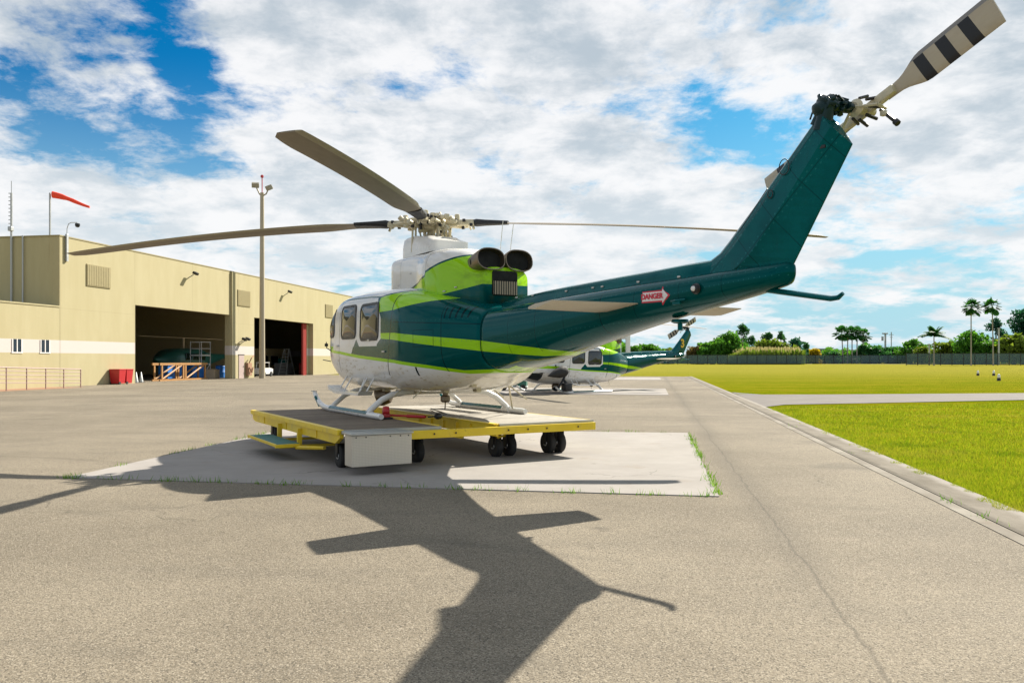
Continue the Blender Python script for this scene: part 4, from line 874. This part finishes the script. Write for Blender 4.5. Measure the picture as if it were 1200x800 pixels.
for a, z in ((13.4, 7.95), (29.4, 7.9), (20.75, 3.25), (21.35, 3.3)):
    bm = BM(); tube(bm, [(a, 0, z-.3), (a, -.35, z-.1)], .04, 6); lm_ = obj('wall_lamp', bm, M_['galvanised'], hg); bm = BM(); box(bm, (a+.05, -.5, z), (.34, .36, .2), .04, Matrix.Rotation(R(25), 3, 'X')); obj('lamp_head', bm, M_['black_metal'], lm_)
bm = BM(); box2(bm, (21.9, -.25, .2), (22.6, -.003, 1.3), .03); tube(bm, [(22.1, -.2, 1.2), (22.3, -.35, 1.7), (22.8, -.3, 1.9)], .05, 8); tube(bm, [(22.0, -.3, .9), (22.3, -.4, .5), (22.7, -.3, .9)], .06, 8); tag(obj('hose_reel', bm, M_['brick_ramp'], None), 'brown hose reel by the pink door of the hangar', 'hose reel'); bpy.data.objects['hose_reel'].location = O; bpy.data.objects['hose_reel'].rotation_euler = (0, 0, HANG)

# red bins
def bin_(t_, d_, label):
    r = empty('waste_bin', H(t_, d_, 0), HANG, label, 'bin', 'red wheeled bins by the hangar')
    bm = BM(); loft(bm, [[(-.33*q, -.36*q, z), (.33*q, -.36*q, z), (.33*q, .36*q, z), (-.33*q, .36*q, z)] for z, q in ((.06, .82), (.9, 1.0))]); obj('bin_body', bm, M_['red_paint'], r)
    bm = BM(); box2(bm, (-.35, -.38, .902), (.35, .38, .97), .02); obj('lid', bm, M_['red_paint'], r)
    for y_ in (-.3, .3): bm = BM(); lathe(bm, [(.09, -.03), (.09, .03)], axis((-.22, y_, .09), (0, 1, 0)), 14); obj('wheel', bm, M_['dark_rubber'], r, True)
bin_(4.62, -.42, 'red wheeled bin standing left by the hangar bay'); bin_(5.35, -.42, 'red wheeled bin nearest the edge of the open bay')
# ramp and railing
sheet('ramp', [H(-22, -.02, 0)[:2], H(-.6, -.02, 0)[:2], H(-.6, -2.2, 0)[:2], H(-22, -2.2, 0)[:2]], .006, M_['brick_ramp'], 'low brick coloured ramp along the hangar wing', 'ramp')
r = empty('railing', H(-.7, -1.9, 0), HANG, 'pale pink metal railing in front of the hangar wing', 'railing')
for k in range(8):
    bm = BM(); tube(bm, [(-k*1.35, 0, 0), (-k*1.35, 0, 1.02+.04*k)], .03, 8); obj('post', bm, M_['rail_paint'], r)
for z in (.25, .45, .65, .85, 1.02): bm = BM(); tube(bm, [(0, 0, z), (-7*1.35, 0, z+.28)], .02 if z < 1 else .03, 8); obj('rail', bm, M_['rail_paint'], r)
# roof things
r = empty('windsock', H(.15, .75, HT), 0, 'orange red windsock on a pole above the hangar corner', 'windsock'); bm = BM(); tube(bm, [(0, 0, -.8), (0, 0, 2.55)], .055, 8); obj('pole', bm, M_['galvanised'], r)
bm = BM(); rg = []
for k in range(12):
    u = k/11; ce = Vector((.15+2.0*u, .3*u, 2.45-.62*u+.05*math.sin(5*u))); rr = .20*(1-u)+.07*u
    if 3 < k < 6: rr *= .85
    rg.append([ce+Vector((0, rr*.7*math.cos(a), rr*math.sin(a))) for a in [2*math.pi*j/14 for j in range(14)]])
loft(bm, rg); obj('sock', bm, M_['windsock_cloth'], r, True)
r = empty('antenna_mast', H(-.12, 3.06, 4.69), HANG, 'thin lattice antenna mast against the hangar gable', 'antenna'); bm = BM(); tube(bm, [(0, 0, 0), (0, 0, 6.6)], .06, 8); tube(bm, [(0, 0, 6.6), (0, 0, 7.3)], .02, 6)
for k in range(10): box(bm, (0, .1, 4.6+k*.22), (.05, .16, .04))
box(bm, (-.05, 0, 4.5), (.22, .24, .26), .03)
obj('pole', bm, M_['galvanised'], r); bm = BM(); tube(bm, [(0, -.75, 0), (0, -.75, 4.1)], .045, 8); obj('conduit', bm, M_['galvanised'], r)
r = empty('security_camera', H(.50, -.07, 7.3), HANG, 'small dome camera on a curved arm at the hangar corner', 'camera'); bm = BM(); box2(bm, (-.08, -.06, 0), (.08, .06, 1.6), .02); obj('bracket', bm, M_['galvanised'], r)
bm = BM(); tube(bm, [(0, 0, 1.6), (0, -.02, 1.95), (.02, -.10, 2.2), (.05, -.25, 2.28), (.1, -.62, 2.28)], .022, 8); obj('arm', bm, M_['galvanised'], r); bm = BM(); lathe(bm, [(.02, .12), (.13, .1), (.14, 0), (.1, -.1), (.02, -.13)], Matrix.Translation((.1, -.62, 2.12)), 14); obj('dome', bm, M_['black_metal'], r, True)
# floodlight pole
r = empty('floodlight_pole', (-21.05, 68.5, 0), R(-10), 'tall pale concrete floodlight pole before the hangar', 'floodlight'); bm = BM(); tube(bm, [(0, 0, 0), (0, 0, 15.6)], [.25, .16], 14); obj('pole', bm, M_['concrete_pole'], r, True)
for x_, y_, rz_, zz in ((-.45, -.3, 25, 16.2), (.75, -.25, -35, 15.95)):
    bm = BM(); box(bm, (x_, y_, zz), (.60, .36, .40), .05, (Matrix.Rotation(R(rz_), 3, 'Z') @ Matrix.Rotation(R(30), 3, 'X'))); tube(bm, [(x_, y_, zz), (x_*.5, 0, 15.5), (0, 0, 15.3)], .06, 6); obj('floodlight', bm, M_['lamp_housing'], r)
bm = BM(); tube(bm, [(0, 0, 15.5), (0, 0, 16.9)], .04, 6); lathe(bm, [(.05, 0), (.13, .05), (.13, .2), (.03, .27)], Matrix.Translation((0, 0, 16.85)), 10); obj('beacon', bm, M_['red_paint'], r)

# inside bay one
def part(nm, mname, parent, build, smooth=False):
    bm = BM(); build(bm); return obj(nm, bm, M_[mname], parent, smooth)
r = empty('timber_trestle', H(14.9, 1.6, 0), HANG, 'long orange timber trestle at the mouth of the left bay', 'trestle')
def tr(bm):
    for y_ in (-.3, .3):
        box2(bm, (-3.2, y_-.06, 1.15), (3.2, y_+.06, 1.32)); box2(bm, (-3.2, y_-.05, .0), (3.2, y_+.05, .12))
        for s in (-2.9, -.15, .15, 2.9): box2(bm, (s-.08, y_-.04, .12), (s+.08, y_+.04, 1.15))
        for a, b in (((-2.8, .15), (-.4, 1.12)), ((.3, .15), (2.7, 1.12))): tube(bm, [(a[0], y_, a[1]), (b[0], y_, b[1])], .07, 4)
part('frame', 'orange_wood', r, tr)
for k, (t_, d_) in enumerate(((15.6, 2.9), (19.0, 2.9))):
    r = empty('blue_crate', H(t_, d_, 0), HANG, ('dark blue crate behind the left half of the trestle', 'dark blue crate behind the right half of the trestle')[k], 'crate', 'blue crates behind the trestle'); part('crate_body', 'blue_plastic', r, lambda bm: box2(bm, (-1.0, -.4, .1), (1.0, .4, 1.1), .03)); part('crate_rim', 'blue_plastic', r, lambda bm: box2(bm, (-1.05, -.45, 1.1), (1.05, .45, 1.18), .02))
r = empty('blue_drum', H(22.3, 2.5, 0), HANG, 'bright blue drum beside the trestle in the left bay', 'drum'); part('barrel', 'blue_plastic', r, lambda bm: lathe(bm, [(.36, 0), (.4, .05), (.4, .5), (.42, .52), (.4, .55), (.4, 1.0), (.36, 1.05), (.05, 1.06)], n=20), True); part('rim', 'black_metal', r, lambda bm: lathe(bm, [(.34, 1.052), (.39, 1.055), (.39, 1.09), (.34, 1.09)], n=20), True)
r = empty('tan_carton', H(20.0, 1.9, 0), HANG, 'tan carton beside the blue drum in the left bay', 'carton'); part('carton_body', 'tan_box', r, lambda bm: box2(bm, (-.4, -.4, 0), (.4, .4, .75), .02)); part('carton_flap', 'tan_box', r, lambda bm: box2(bm, (-.42, -.42, .752), (.05, .42, .79), .01))
r = empty('work_platform', H(21.7, 4.0, 0), HANG, 'white scaffold work platform inside the left bay', 'scaffold')
def sc_(bm):
    for x_ in (-.7, .7):
        for y_ in (-.5, .5): tube(bm, [(x_, y_, 0), (x_, y_, 3.1)], .04, 6)
    for z in (1.2, 1.9, 2.5, 3.05):
        for y_ in (-.5, .5): tube(bm, [(-.7, y_, z), (.7, y_, z)], .035, 6)
        for x_ in (-.7, .7): tube(bm, [(x_, -.5, z), (x_, .5, z)], .035, 6)
    tube(bm, [(-.7, -.5, .1), (.7, -.5, 1.2)], .03, 6)
part('frame', 'white_paint', r, sc_); part('platform', 'white_paint', r, lambda bm: box2(bm, (-.72, -.52, 1.92), (.72, .52, 1.99)))
r = empty('stored_helicopter', H(24.0, 7.0, 0), HANG, 'dim green helicopter standing in the dark of the left bay', 'helicopter')
def st_f(bm):
    T_ = [(-4.2, .1, 1.5, 1.6, 1.7), (-3.4, .7, .9, 1.4, 2.0), (-2, 1.2, .6, 1.5, 2.5), (1.5, 1.25, .6, 1.5, 2.6), (3, .8, .9, 1.5, 2.3), (6.5, .25, 1.6, 1.8, 2.1), (8, .15, 1.8, 1.95, 2.1)]
    rg = []
    for s in frange(-4.2, 8, 24):
        w_, b_, m_, t_ = spline(T_, s); rg.append([(s, w_*math.copysign(abs(math.cos(a))**.7, math.cos(a)), m_+((t_-m_) if math.sin(a) > 0 else (m_-b_))*math.copysign(abs(math.sin(a))**.7, math.sin(a))) for a in [2*math.pi*k/20 for k in range(20)]])
    loft(bm, rg)
part('fuselage', 'dark_green_paint', r, st_f, True); part('rotor_blade', 'tan_box', r, lambda bm: (box2(bm, (-6.5, -.18, 3.46), (6.5, .18, 3.5)), tube(bm, [(0, 0, 2.4), (0, 0, 3.5)], .1, 8))); part('window', 'cabin_glass', r, lambda bm: [box2(bm, (a, -1.262, 1.5), (a+.9, -1.19, 2.1), .03) for a in (-1.6, -.5, .6)])
part('skid', 'galvanised', r, lambda bm: [tube(bm, [(-2, y_, .05), (1.8, y_, .05)], .05, 6) for y_ in (-1.2, 1.2)]+[tube(bm, [(x_, -1.2, .05), (x_, -.7, .62), (x_, .7, .62), (x_, 1.2, .05)], .05, 6) for x_ in (-1.2, 1.0)])
for k, t_ in enumerate((7.9, 8.4, 8.95)):
    r = empty('traffic_cone' , H(t_, .9, 0), HANG, ('leftmost of three pale floor cones in the left bay', 'middle of three pale floor cones in the left bay', 'rightmost of three pale floor cones in the left bay')[k], 'cone', 'cones inside the left bay'); part('cone_body', 'galvanised', r, lambda bm: lathe(bm, [(.16, .03), (.04, .7), (.02, .72)], n=14), True); part('base', 'black_metal', r, lambda bm: box2(bm, (-.2, -.2, 0), (.2, .2, .028), .005))
# inside bay two
r = empty('white_van', H(28.0, 1.5, 0), HANG, 'small white utility cart parked in the right bay', 'cart')
def cart(bm):
    prism(bm, [(-1.3, .3), (1.4, .3), (1.45, .9), (.9, 1.0), (.7, 1.02), (-1.25, 1.02), (-1.35, .8)], lambda a, b: (a, -.6, b), lambda a, b: (a, .6, b))
part('body', 'white_paint', r, cart); part('cabin', 'white_paint', r, lambda bm: (box2(bm, (-.6, -.55, 1.62), (.7, .55, 1.68), .02), [tube(bm, [(x_, y_, 1.0), (x_*.9, y_*.95, 1.63)], .03, 6) for x_ in (-.6, .7) for y_ in (-.5, .5)]))
for x_ in (-.85, .9):
    for y_ in (-.6, .6): part('wheel', 'dark_rubber', r, lambda bm: lathe(bm, [(.1, -.09), (.28, -.09), (.3, 0), (.28, .09), (.1, .09)], axis((x_, y_, .3), (0, 1, 0)), 18), True)
r.scale = (.78, .78, .78)
for y_ in (-.45, .45): part('tail_lamp', 'red_paint', r, lambda bm: box2(bm, (-1.37, y_-.08, .78), (-1.31, y_+.08, .92)))
r = empty('step_ladder', H(36.2, 3.0, 0), HANG, 'tall grey folding ladder standing in the right bay', 'ladder')
def lad(bm):
    for y_ in (-.35, .35):
        tube(bm, [(-1.0, y_*1.2, 0), (-.05, y_*.7, 2.6)], .045, 6); tube(bm, [(1.0, y_*1.2, 0), (.05, y_*.7, 2.6)], .045, 6)
    for k in range(1, 8): u = k/8.5; tube(bm, [(-1+.95*u, -.42+.17*u, 2.6*u), (-1+.95*u, .42-.17*u, 2.6*u)], .03, 6)
part('frame', 'galvanised', r, lad); part('top_cap', 'galvanised', r, lambda bm: box2(bm, (-.15, -.28, 2.6), (.15, .28, 2.66)))
r = empty('red_drum', H(38.9, 2.5, 0), HANG, 'faded red drum near the red door of the right bay', 'drum'); part('barrel', 'red_door', r, lambda bm: lathe(bm, [(.36, 0), (.38, .05), (.38, 1.1), (.36, 1.15), (.05, 1.16)], n=18), True); part('rim', 'red_paint', r, lambda bm: lathe(bm, [(.40, 1.08), (.42, 1.1), (.40, 1.17), (.36, 1.18)], n=18), True)
r = empty('machine_crate', H(38.0, 4.2, 0), HANG, 'dark blue machine crate between ladder and red drum', 'crate'); part('crate_body', 'inner_dark', r, lambda bm: box2(bm, (-.9, -.6, 0), (.9, .6, 1.2), .04)); part('crate_top', 'teal_paint', r, lambda bm: box2(bm, (-.5, -.4, 1.2), (.4, .4, 1.65), .05))

# ------------------------------------------------------------ ground power cart and work ladder near the second helicopter
r = empty('power_cart', (.25, 41.6, 0), R(-6), 'white trolley with a dark green box and gold emblem', 'trolley')
part('green_box', 'dark_green_paint', r, lambda bm: box2(bm, (-.18, -.42, .22), (.52, .42, .96), .06)); part('emblem', 'amber', r, lambda bm: prism(bm, [(.17+.16*math.cos(a), .62+.16*math.sin(a)) for a in [2*math.pi*k/8 for k in range(8)]], lambda a, b: (a, -.418, b), lambda a, b: (a, -.432, b)))
part('white_housing', 'white_paint', r, lambda bm: (box2(bm, (-.95, -.40, .25), (-.2, .40, .72), .10), box2(bm, (-1.0, -.43, .16), (.55, .43, .215), .02)))
for x_ in (-.7, .35):
    for y_ in (-.42, .42): part('wheel', 'dark_rubber', r, lambda bm: lathe(bm, [(.05, -.05), (.14, -.05), (.15, 0), (.14, .05), (.05, .05)], axis((x_, y_, .15), (0, 1, 0)), 16), True)
bm = BM(); box2(bm, (-3.62, -.42, 1.9), (-3.28, -.36, 3.40), .02); box2(bm, (-3.62, .20, 1.9), (-3.30, .26, 3.35), .02); box2(bm, (-3.5, -.36, 2.6), (-3.44, .20, 3.3), .01); oc = obj('raised_cowl_panel', bm, M_['white_paint'], heli2)
bm = BM(); box(bm, (-3.42, -.1, 3.5), (.42, .7, .14), .04); tube(bm, [(-3.2, -.3, 3.55), (-3.5, 0, 3.75), (-3.8, .3, 3.66)], .05, 7); box(bm, (-3.35, .1, 3.66), (.22, .25, .16), .03); obj('panel_hinge', bm, M_['black_metal'], oc)

# ------------------------------------------------------------ field markers
for k, (px, py, lab) in enumerate(((1146, 440, 'left of two white field marker posts farther back'), (1164.5, 440, 'right of two white field marker posts farther back'), (1170.5, 446, 'nearest white field marker with black base'))):
    Yd = 953*1.6/(py-421); r = empty('field_marker', ((px-600)/953*Yd, Yd, -.02), 0, lab, 'marker', 'white markers in the grass field')
    part('base', 'black_metal', r, lambda bm: lathe(bm, [(.13, 0), (.13, .16), (.10, .22)], n=12), True); part('lamp', 'white_paint', r, lambda bm: lathe(bm, [(.10, .22), (.11, .3), (.09, .42), (.05, .5), (.01, .52)], n=12), True)

# ------------------------------------------------------------ far edge: fence, trees, palms, masts
FY = 262.
def fpos(px, Y): return (px-600)/953*Y
def fence(x0, x1, Y, h, label, dens=3.0):
    r = empty('field_fence', (x0, Y, 0), 0, label, 'fence'); L = x1-x0
    part('screen', 'fence_screen', r, lambda bm: box2(bm, (0, -.03, .3), (L, .03, h)))
    def rails(bm):
        box2(bm, (0, -.06, h), (L, .06, h+.1)); box2(bm, (0, -.06, .2), (L, .06, .3))
    part('rail', 'black_metal', r, rails)
    n = int(L/dens)
    for k in range(min(n, 95)): x_ = L*k/min(n, 95); part('post', 'black_metal', r, lambda bm: box2(bm, (x_-.07, -.07, 0), (x_+.07, .07, h+.25)))
fence(fpos(690, 255), fpos(945, 255), 255, 2.9, 'long dark screened fence before the leafy trees'); fence(fpos(945, 285), fpos(1062, 285), 285, 3.0, 'farther pale screened fence behind the palm cluster'); fence(fpos(1062, 215), fpos(1330, 215), 215, 3.1, 'black mesh fence behind the two tall palms')
sheet('perimeter_road', [(fpos(940, 292), 292), (fpos(1320, 235), 235), (fpos(1340, 245), 245), (fpos(940, 302), 302)], -.015, M_['path_asphalt'], 'thin pale perimeter road beyond the far fence', 'road')

def crown(n_leaf, lobes, leaf, squash=.8):
    """lobes [(x, y, z, r)]: leaf quads spread through the volume of each lobe, denser outside, with holes"""
    P = []; tot = sum(q[3]**2 for q in lobes)
    for (x_, y_, z_, r_) in lobes:
        k = int(n_leaf*r_**2/tot); v = rng.normal(size=(k, 3)); v /= np.linalg.norm(v, axis=1)[:, None]
        rad = r_*(rng.uniform(.25, 1, k)**.45)*(1+.22*np.sin(v[:, 0]*5+x_)+.2*np.sin(v[:, 2]*6+z_))
        P.append(np.array([x_, y_, z_])+v*rad[:, None]*np.array([1, 1, squash]))
    P = np.concatenate(P); n = len(P)
    a = rng.normal(size=(n, 3)); a /= np.linalg.norm(a, axis=1)[:, None]; b = rng.normal(size=(n, 3)); b -= (a*b).sum(1)[:, None]*a; b /= np.linalg.norm(b, axis=1)[:, None]
    s_ = leaf*rng.uniform(.6, 1.4, n)[:, None]; a *= s_; b *= s_*.7
    v = np.stack([P-a, P-b*.8, P+a, P+b*.8], 1).reshape(-1, 3); return v, np.arange(4*n).reshape(n, 4)
def tree(px, Y, top, wpx, mname, label, kind='tree', base_gap=.12, n=1500, seed=0, airy=1.):
    k = Y/953; x0 = fpos(px, Y); h = (421-top)*k+EYE; wd = wpx*k/2*(1.28 if airy <= 1 else 1.2)
    r = empty(kind.replace(' ', '_'), (x0, Y, 0), 0, label, 'tree', 'trees beyond the far fence')
    z0 = h*base_gap; lobes = []; rs = random.Random(seed*31+int(px))
    nl = max(5, int(7+wd)) if airy <= 1 else max(5, int(4+wd))
    for i in range(nl):
        u = rs.uniform(0, 1); ang = rs.uniform(0, 6.28); zz = z0+(h-z0)*(.12+.74*u); ww = wd*(math.sin(math.pi*(.25+.62*u))**.8)
        rr = (.34+.24*rs.random())*min(wd, (h-z0)*.7)*(1.0 if airy <= 1 else .85); q = rs.uniform(.2, 1)*(ww-rr*.6) if ww > rr else 0
        lobes.append((q*math.cos(ang), q*math.sin(ang)*.8, min(zz, h-rr*.75), rr))
    lobes.append((0, 0, h-wd*.28, wd*.33))
    v, f = crown(int(n), lobes, max(.20, .085*wd)*(1.0 if airy <= 1 else .9)); npmesh('crown', v, f, M_[mname], r)
    def tk(bm):
        tube(bm, [(0, 0, -.1), (.1, 0, h*.35), (-.1, .1, h*.8)], [max(.12, wd*.09), max(.1, wd*.06), .05], 7)
        for q in lobes[:5]: tube(bm, [(0, 0, h*.3), (q[0]*.5, q[1]*.5, (h*.3+q[2])/2), (q[0], q[1], q[2])], [.14, .09, .04], 5)
    part('trunk', 'trunk_bark', r, tk); return r
T = [ # px, distance, top y, width px, leaf, label, gap, airy
    (742, 268, 405, 26, 'leaf_green', 'low green tree above the far helicopter engine', .05, 1), (762, 275, 402.5, 28, 'leaf_green', 'round green tree above the far helicopter boom', .05, 1), (783, 280, 408, 26, 'leaf_olive', 'low olive tree left of the numbered tail fin', .03, 1), (715, 275, 408, 30, 'leaf_dark', 'dark tree mostly behind the big tail boom', .05, 1),
    (817, 275, 405, 22, 'leaf_brown', 'brownish tree just right of the numbered tail fin', .03, 1), (834, 272, 400, 36, 'leaf_green', 'broad green tree left of the tallest bright one', .03, 1), (854, 268, 390, 36, 'leaf_green', 'tall bright green rounded tree in the leafy clump', .03, 1), (869, 290, 379, 20, 'leaf_dark', 'slender dark airy tree topping the leafy clump', .45, 2), (881, 284, 393, 17, 'leaf_dark', 'short dark airy tree right of the slender one', .2, 2),
    (903, 270, 398, 50, 'leaf_olive', 'wide olive green bush tree behind the reeds', .02, 1), (900, 292, 389, 18, 'leaf_dark', 'dark umbrella topped tree behind the wide olive one', .5, 2), (915, 292, 387.5, 14, 'leaf_dark', 'small dark flat topped tree right of the umbrella one', .5, 2), (931, 282, 396, 26, 'leaf_bluish', 'bluish airy tree left of the yellow bush', .15, 2), (945, 288, 402, 12, 'leaf_dark', 'tiny dark tree above the yellow bush', .3, 2),
    (953, 291, 409, 22, 'leaf_yellow', 'yellow flowering bush beside the reeds', .0, 1),
    (975, 300, 413, 30, 'leaf_dark', 'low dark bush before the grey far building', .0, 1), (1022, 296, 405, 34, 'leaf_dark', 'dark green tree right of the palm cluster', .02, 1), (1047, 300, 406.5, 34, 'leaf_dark', 'low dark tree behind the light mast', .02, 1), (1068, 290, 397.5, 30, 'leaf_green', 'green tree between light mast and coconut palm', .03, 1), (1082, 280, 406, 20, 'leaf_olive', 'small olive tree left of the coconut palm', .02, 1),
    (1110, 262, 400, 34, 'leaf_olive', 'olive tree right of the coconut palm', .02, 1), (1136, 256, 388, 42, 'leaf_green', 'bright green tree behind the left tall palm', .02, 1), (1158, 250, 400, 34, 'leaf_green', 'green tree between the two tall palms', .02, 1), (1167, 262, 372, 24, 'leaf_bluish', 'bluish pine like tree behind the right tall palm', .35, 2), (1188, 245, 392, 46, 'leaf_olive', 'wide olive tree at the right end of the fence', .02, 1), (1199, 275, 362, 34, 'leaf_bluish', 'tall dark pine at the right edge', .1, 1), (1235, 255, 380, 60, 'leaf_green', 'broad green tree past the right edge', .02, 1)]
for i, (px, Y, top, wp, mn, lab, gap, airy) in enumerate(T): tree(px, Y, top, wp, mn, lab, base_gap=gap, n=4200 if airy <= 1 else 2200, seed=i, airy=airy)
# the wood behind: one mass of foliage nobody could count
n = 26000; px_ = rng.uniform(640, 1330, n); Yw = rng.uniform(305, 325, n); top_ = 4.2+1.5*np.sin(px_*.045)+1.1*np.sin(px_*.13+1)+.8*np.sin(px_*.31+2)+1.8*(px_ > 1060)
P = np.stack([fpos(px_, Yw), Yw, np.abs(rng.beta(1.6, 1.25, n)*(top_+.8))], 1); a = rng.normal(size=(n, 3))*.42; b = rng.normal(size=(n, 3))*.34
tag(npmesh('far_woods', np.stack([P-a, P-b, P+a, P+b], 1).reshape(-1, 3), np.arange(4*n).reshape(n, 4), M_['leaf_green']), 'distant low green woods beyond the fences', 'woods', kind='stuff')
# reeds before the olive trees
n = 2600; xs = fpos(rng.uniform(862, 953, n), 250); ys = rng.uniform(257, 264, n); hh = rng.uniform(1.8, 4.2, n)*np.clip((xs-66)/14+.55, .5, 1.15)
v = np.zeros((n, 4, 3)); v[:, 0] = np.stack([xs-.1, ys, 0*xs], 1); v[:, 1] = np.stack([xs+.1, ys, 0*xs], 1); lx = rng.normal(0, .35, n); v[:, 2] = np.stack([xs+lx+.12, ys, hh], 1); v[:, 3] = np.stack([xs+lx-.12, ys+.05, hh*.97], 1)
tag(npmesh('reed_bed', v.reshape(-1, 3), np.arange(4*n).reshape(n, 4), M_['leaf_olive']), 'tall green reeds growing against the far fence', 'reeds', kind='stuff')
n = 500; xs2 = fpos(rng.uniform(872, 950, n), 250); v, f = crown(10, [(0, 0, 0, 1)], .2); P = np.stack([xs2, rng.uniform(257, 264, n), rng.uniform(3.3, 4.7, n)*np.clip((xs2-66)/14+.55, .6, 1.15)], 1)
v = np.stack([P+np.array([-.12, 0, 0]), P+np.array([0, 0, -.6]), P+np.array([.12, 0, 0]), P+np.array([.05, 0, .5])], 1).reshape(-1, 3); tag(npmesh('reed_plumes', v, np.arange(4*n).reshape(n, 4), M_['reed_plume']), 'pale feathery plumes above the green reeds', 'reeds', kind='stuff')
def palm(px, Y, top, wpx, base, label, group, fan=True, lean=0., n=26):
    k = Y/953; x0 = fpos(px, Y); h = (421-top)*k+EYE; rad = wpx*k/2; zc = h-rad*.75
    r = empty('palm_tree', (x0, Y, 0), 0, label, 'palm', group); rs = random.Random(int(px*7))
    def tk(bm): tube(bm, [(0, 0, -.1), (lean*.4, 0, zc*.5), (lean, 0, zc)], [.26*k*3.4, .2*k*3.4, .16*k*3.4], 8)
    part('trunk', 'palm_trunk', r, tk)
    V = []; 
    for i in range(n):
        az = rs.uniform(0, 6.28); el = R(rs.uniform(-62, 88) if fan else rs.uniform(5, 80)); L = rad*rs.uniform(.85, 1.25); dv = Vector((math.cos(az)*math.cos(el), math.sin(az)*math.cos(el), math.sin(el))); sd_ = dv.cross(Vector((0, 0, 1))).normalized(); c0 = Vector((lean, 0, zc))
        if fan:
            mid = c0+dv*L*.55; m_ = 9
            for j in range(m_):
                a = R(-75+150*j/(m_-1)); q = mid+(dv*math.cos(a)+sd_*math.sin(a))*L*.52-Vector((0, 0, .14*L)); s2 = dv.cross(sd_)*.06*L+sd_*math.cos(a)*.10*L-dv*math.sin(a)*.10*L
                V += [mid-s2*.4, mid+s2*.4, q+s2*.5, q-s2*.5]
            V += [c0-sd_*.02*L, c0+sd_*.02*L, mid+sd_*.02*L, mid-sd_*.02*L]
        else:
            prev = c0
            for j in range(1, 9):
                u = j/8; q = c0+dv*L*u-Vector((0, 0, L*.55*u*u))
                wl = .17*L*math.sin(math.pi*min(1, .15+u*.85))**.7
                for sg in (1, -1):
                    for e in (0., .5):
                        b_ = prev.lerp(q, e); tipv = b_+sd_*sg*wl+dv*wl*.5-Vector((0, 0, wl*.7)); g = (q-prev)*.33; V += [b_-g, b_+g, tipv+g*.4, tipv-g*.4]
                prev = q
    v = np.array([tuple(q) for q in V]); npmesh('crown', v, np.arange(len(v)).reshape(-1, 4), M_['leaf_palm'], r)
palm(1138, 212, 352.5, 20, 427, 'left of the two tall slim fan palms at the fence', 'tall palms by the fence', n=46); palm(1164, 212, 351, 19, 427, 'right of the two tall slim fan palms at the fence', 'tall palms by the fence', lean=-.3, n=46); palm(1094.5, 214, 376, 44, 426, 'coconut palm with drooping fronds left of the tall palms', 'tall palms by the fence', False, n=30)
for k, (px, top, wp, ln) in enumerate(((988, 384, 17, -.5), (993, 385, 15, .2), (998.5, 384, 16, .0), (1004, 384, 16, .2), (1010, 387, 16, .6))):
    palm(px, 290+k*1.5, top, wp, 425, ('leftmost palm of the far palm cluster', 'second palm from left in the far palm cluster', 'middle palm of the far palm cluster', 'second palm from right in the far palm cluster', 'rightmost palm of the far palm cluster')[k], 'far cluster of palms', lean=ln, n=34)
palm(943, 292, 401, 10, 425, 'small palm poking above the reeds', 'far cluster of palms', n=18)
# masts and a far building
def mast(nm, px, Y, top, rad, label, head):
    k = Y/953; h = (421-top)*k+EYE; r = empty(nm, (fpos(px, Y), Y, 0), 0, label, 'mast')
    part('pole', 'galvanised', r, lambda bm: tube(bm, [(0, 0, 0), (0, 0, h)], rad, 8)); part('head', 'galvanised', r, lambda bm: head(bm, h))
mast('light_mast', 1037.5, 300, 391.5, .35, 'light mast with a wide head right of the palm cluster', lambda bm, h: (box2(bm, (-1.1, -.3, h), (.9, .3, h+.5), .05), box2(bm, (-1.4, -.2, h-2.4), (-.7, .2, h-.8), .05)))
mast('utility_pole', 1044.5, 330, 389, .2, 'thin utility pole with cross arms by the light mast', lambda bm, h: (box2(bm, (-.9, -.1, h-1.2), (.9, .1, h-1.0)), box2(bm, (-.6, -.1, h-2.2), (.6, .1, h-2.0))))
mast('fence_pole', 1089, 222, 404, .22, 'short pale pole left of the coconut palm', lambda bm, h: box2(bm, (-.3, -.3, h), (.3, .3, h+.2)))
mast('fence_pole', 1170.5, 230, 385, .22, 'grey pole right of the right tall palm', lambda bm, h: box2(bm, (-.3, -.3, h), (.3, .3, h+.2)))
r = empty('far_building', (fpos(985, 330), 330, 0), 0, 'low grey far building half hidden by palms', 'building')
part('wall', 'far_wall', r, lambda bm: box2(bm, (-8, 0, 0), (8, 8, 5.0))); part('roof', 'far_roof', r, lambda bm: box2(bm, (-8.4, -.4, 5.0), (8.4, 8.4, 5.5)))
for x_ in (-6, -2.5, 1, 4.5): part('window', 'dark_glass', r, lambda bm: box2(bm, (x_, -.05, 2.6), (x_+2, .0, 4.2)))
r = empty('far_building', (fpos(968, 325), 325, 0), 0, 'smaller blue grey far block left of the palm cluster', 'building')
part('wall', 'galvanised', r, lambda bm: box2(bm, (-2.5, 0, 0), (2.2, 5, 5.6))); part('roof', 'far_roof', r, lambda bm: box2(bm, (-2.8, -.3, 5.6), (2.5, 5.3, 5.9)))
for z in (2.2, 4.0): part('window', 'dark_glass', r, lambda bm: box2(bm, (-1.8, -.05, z), (1.6, .0, z+.9)))
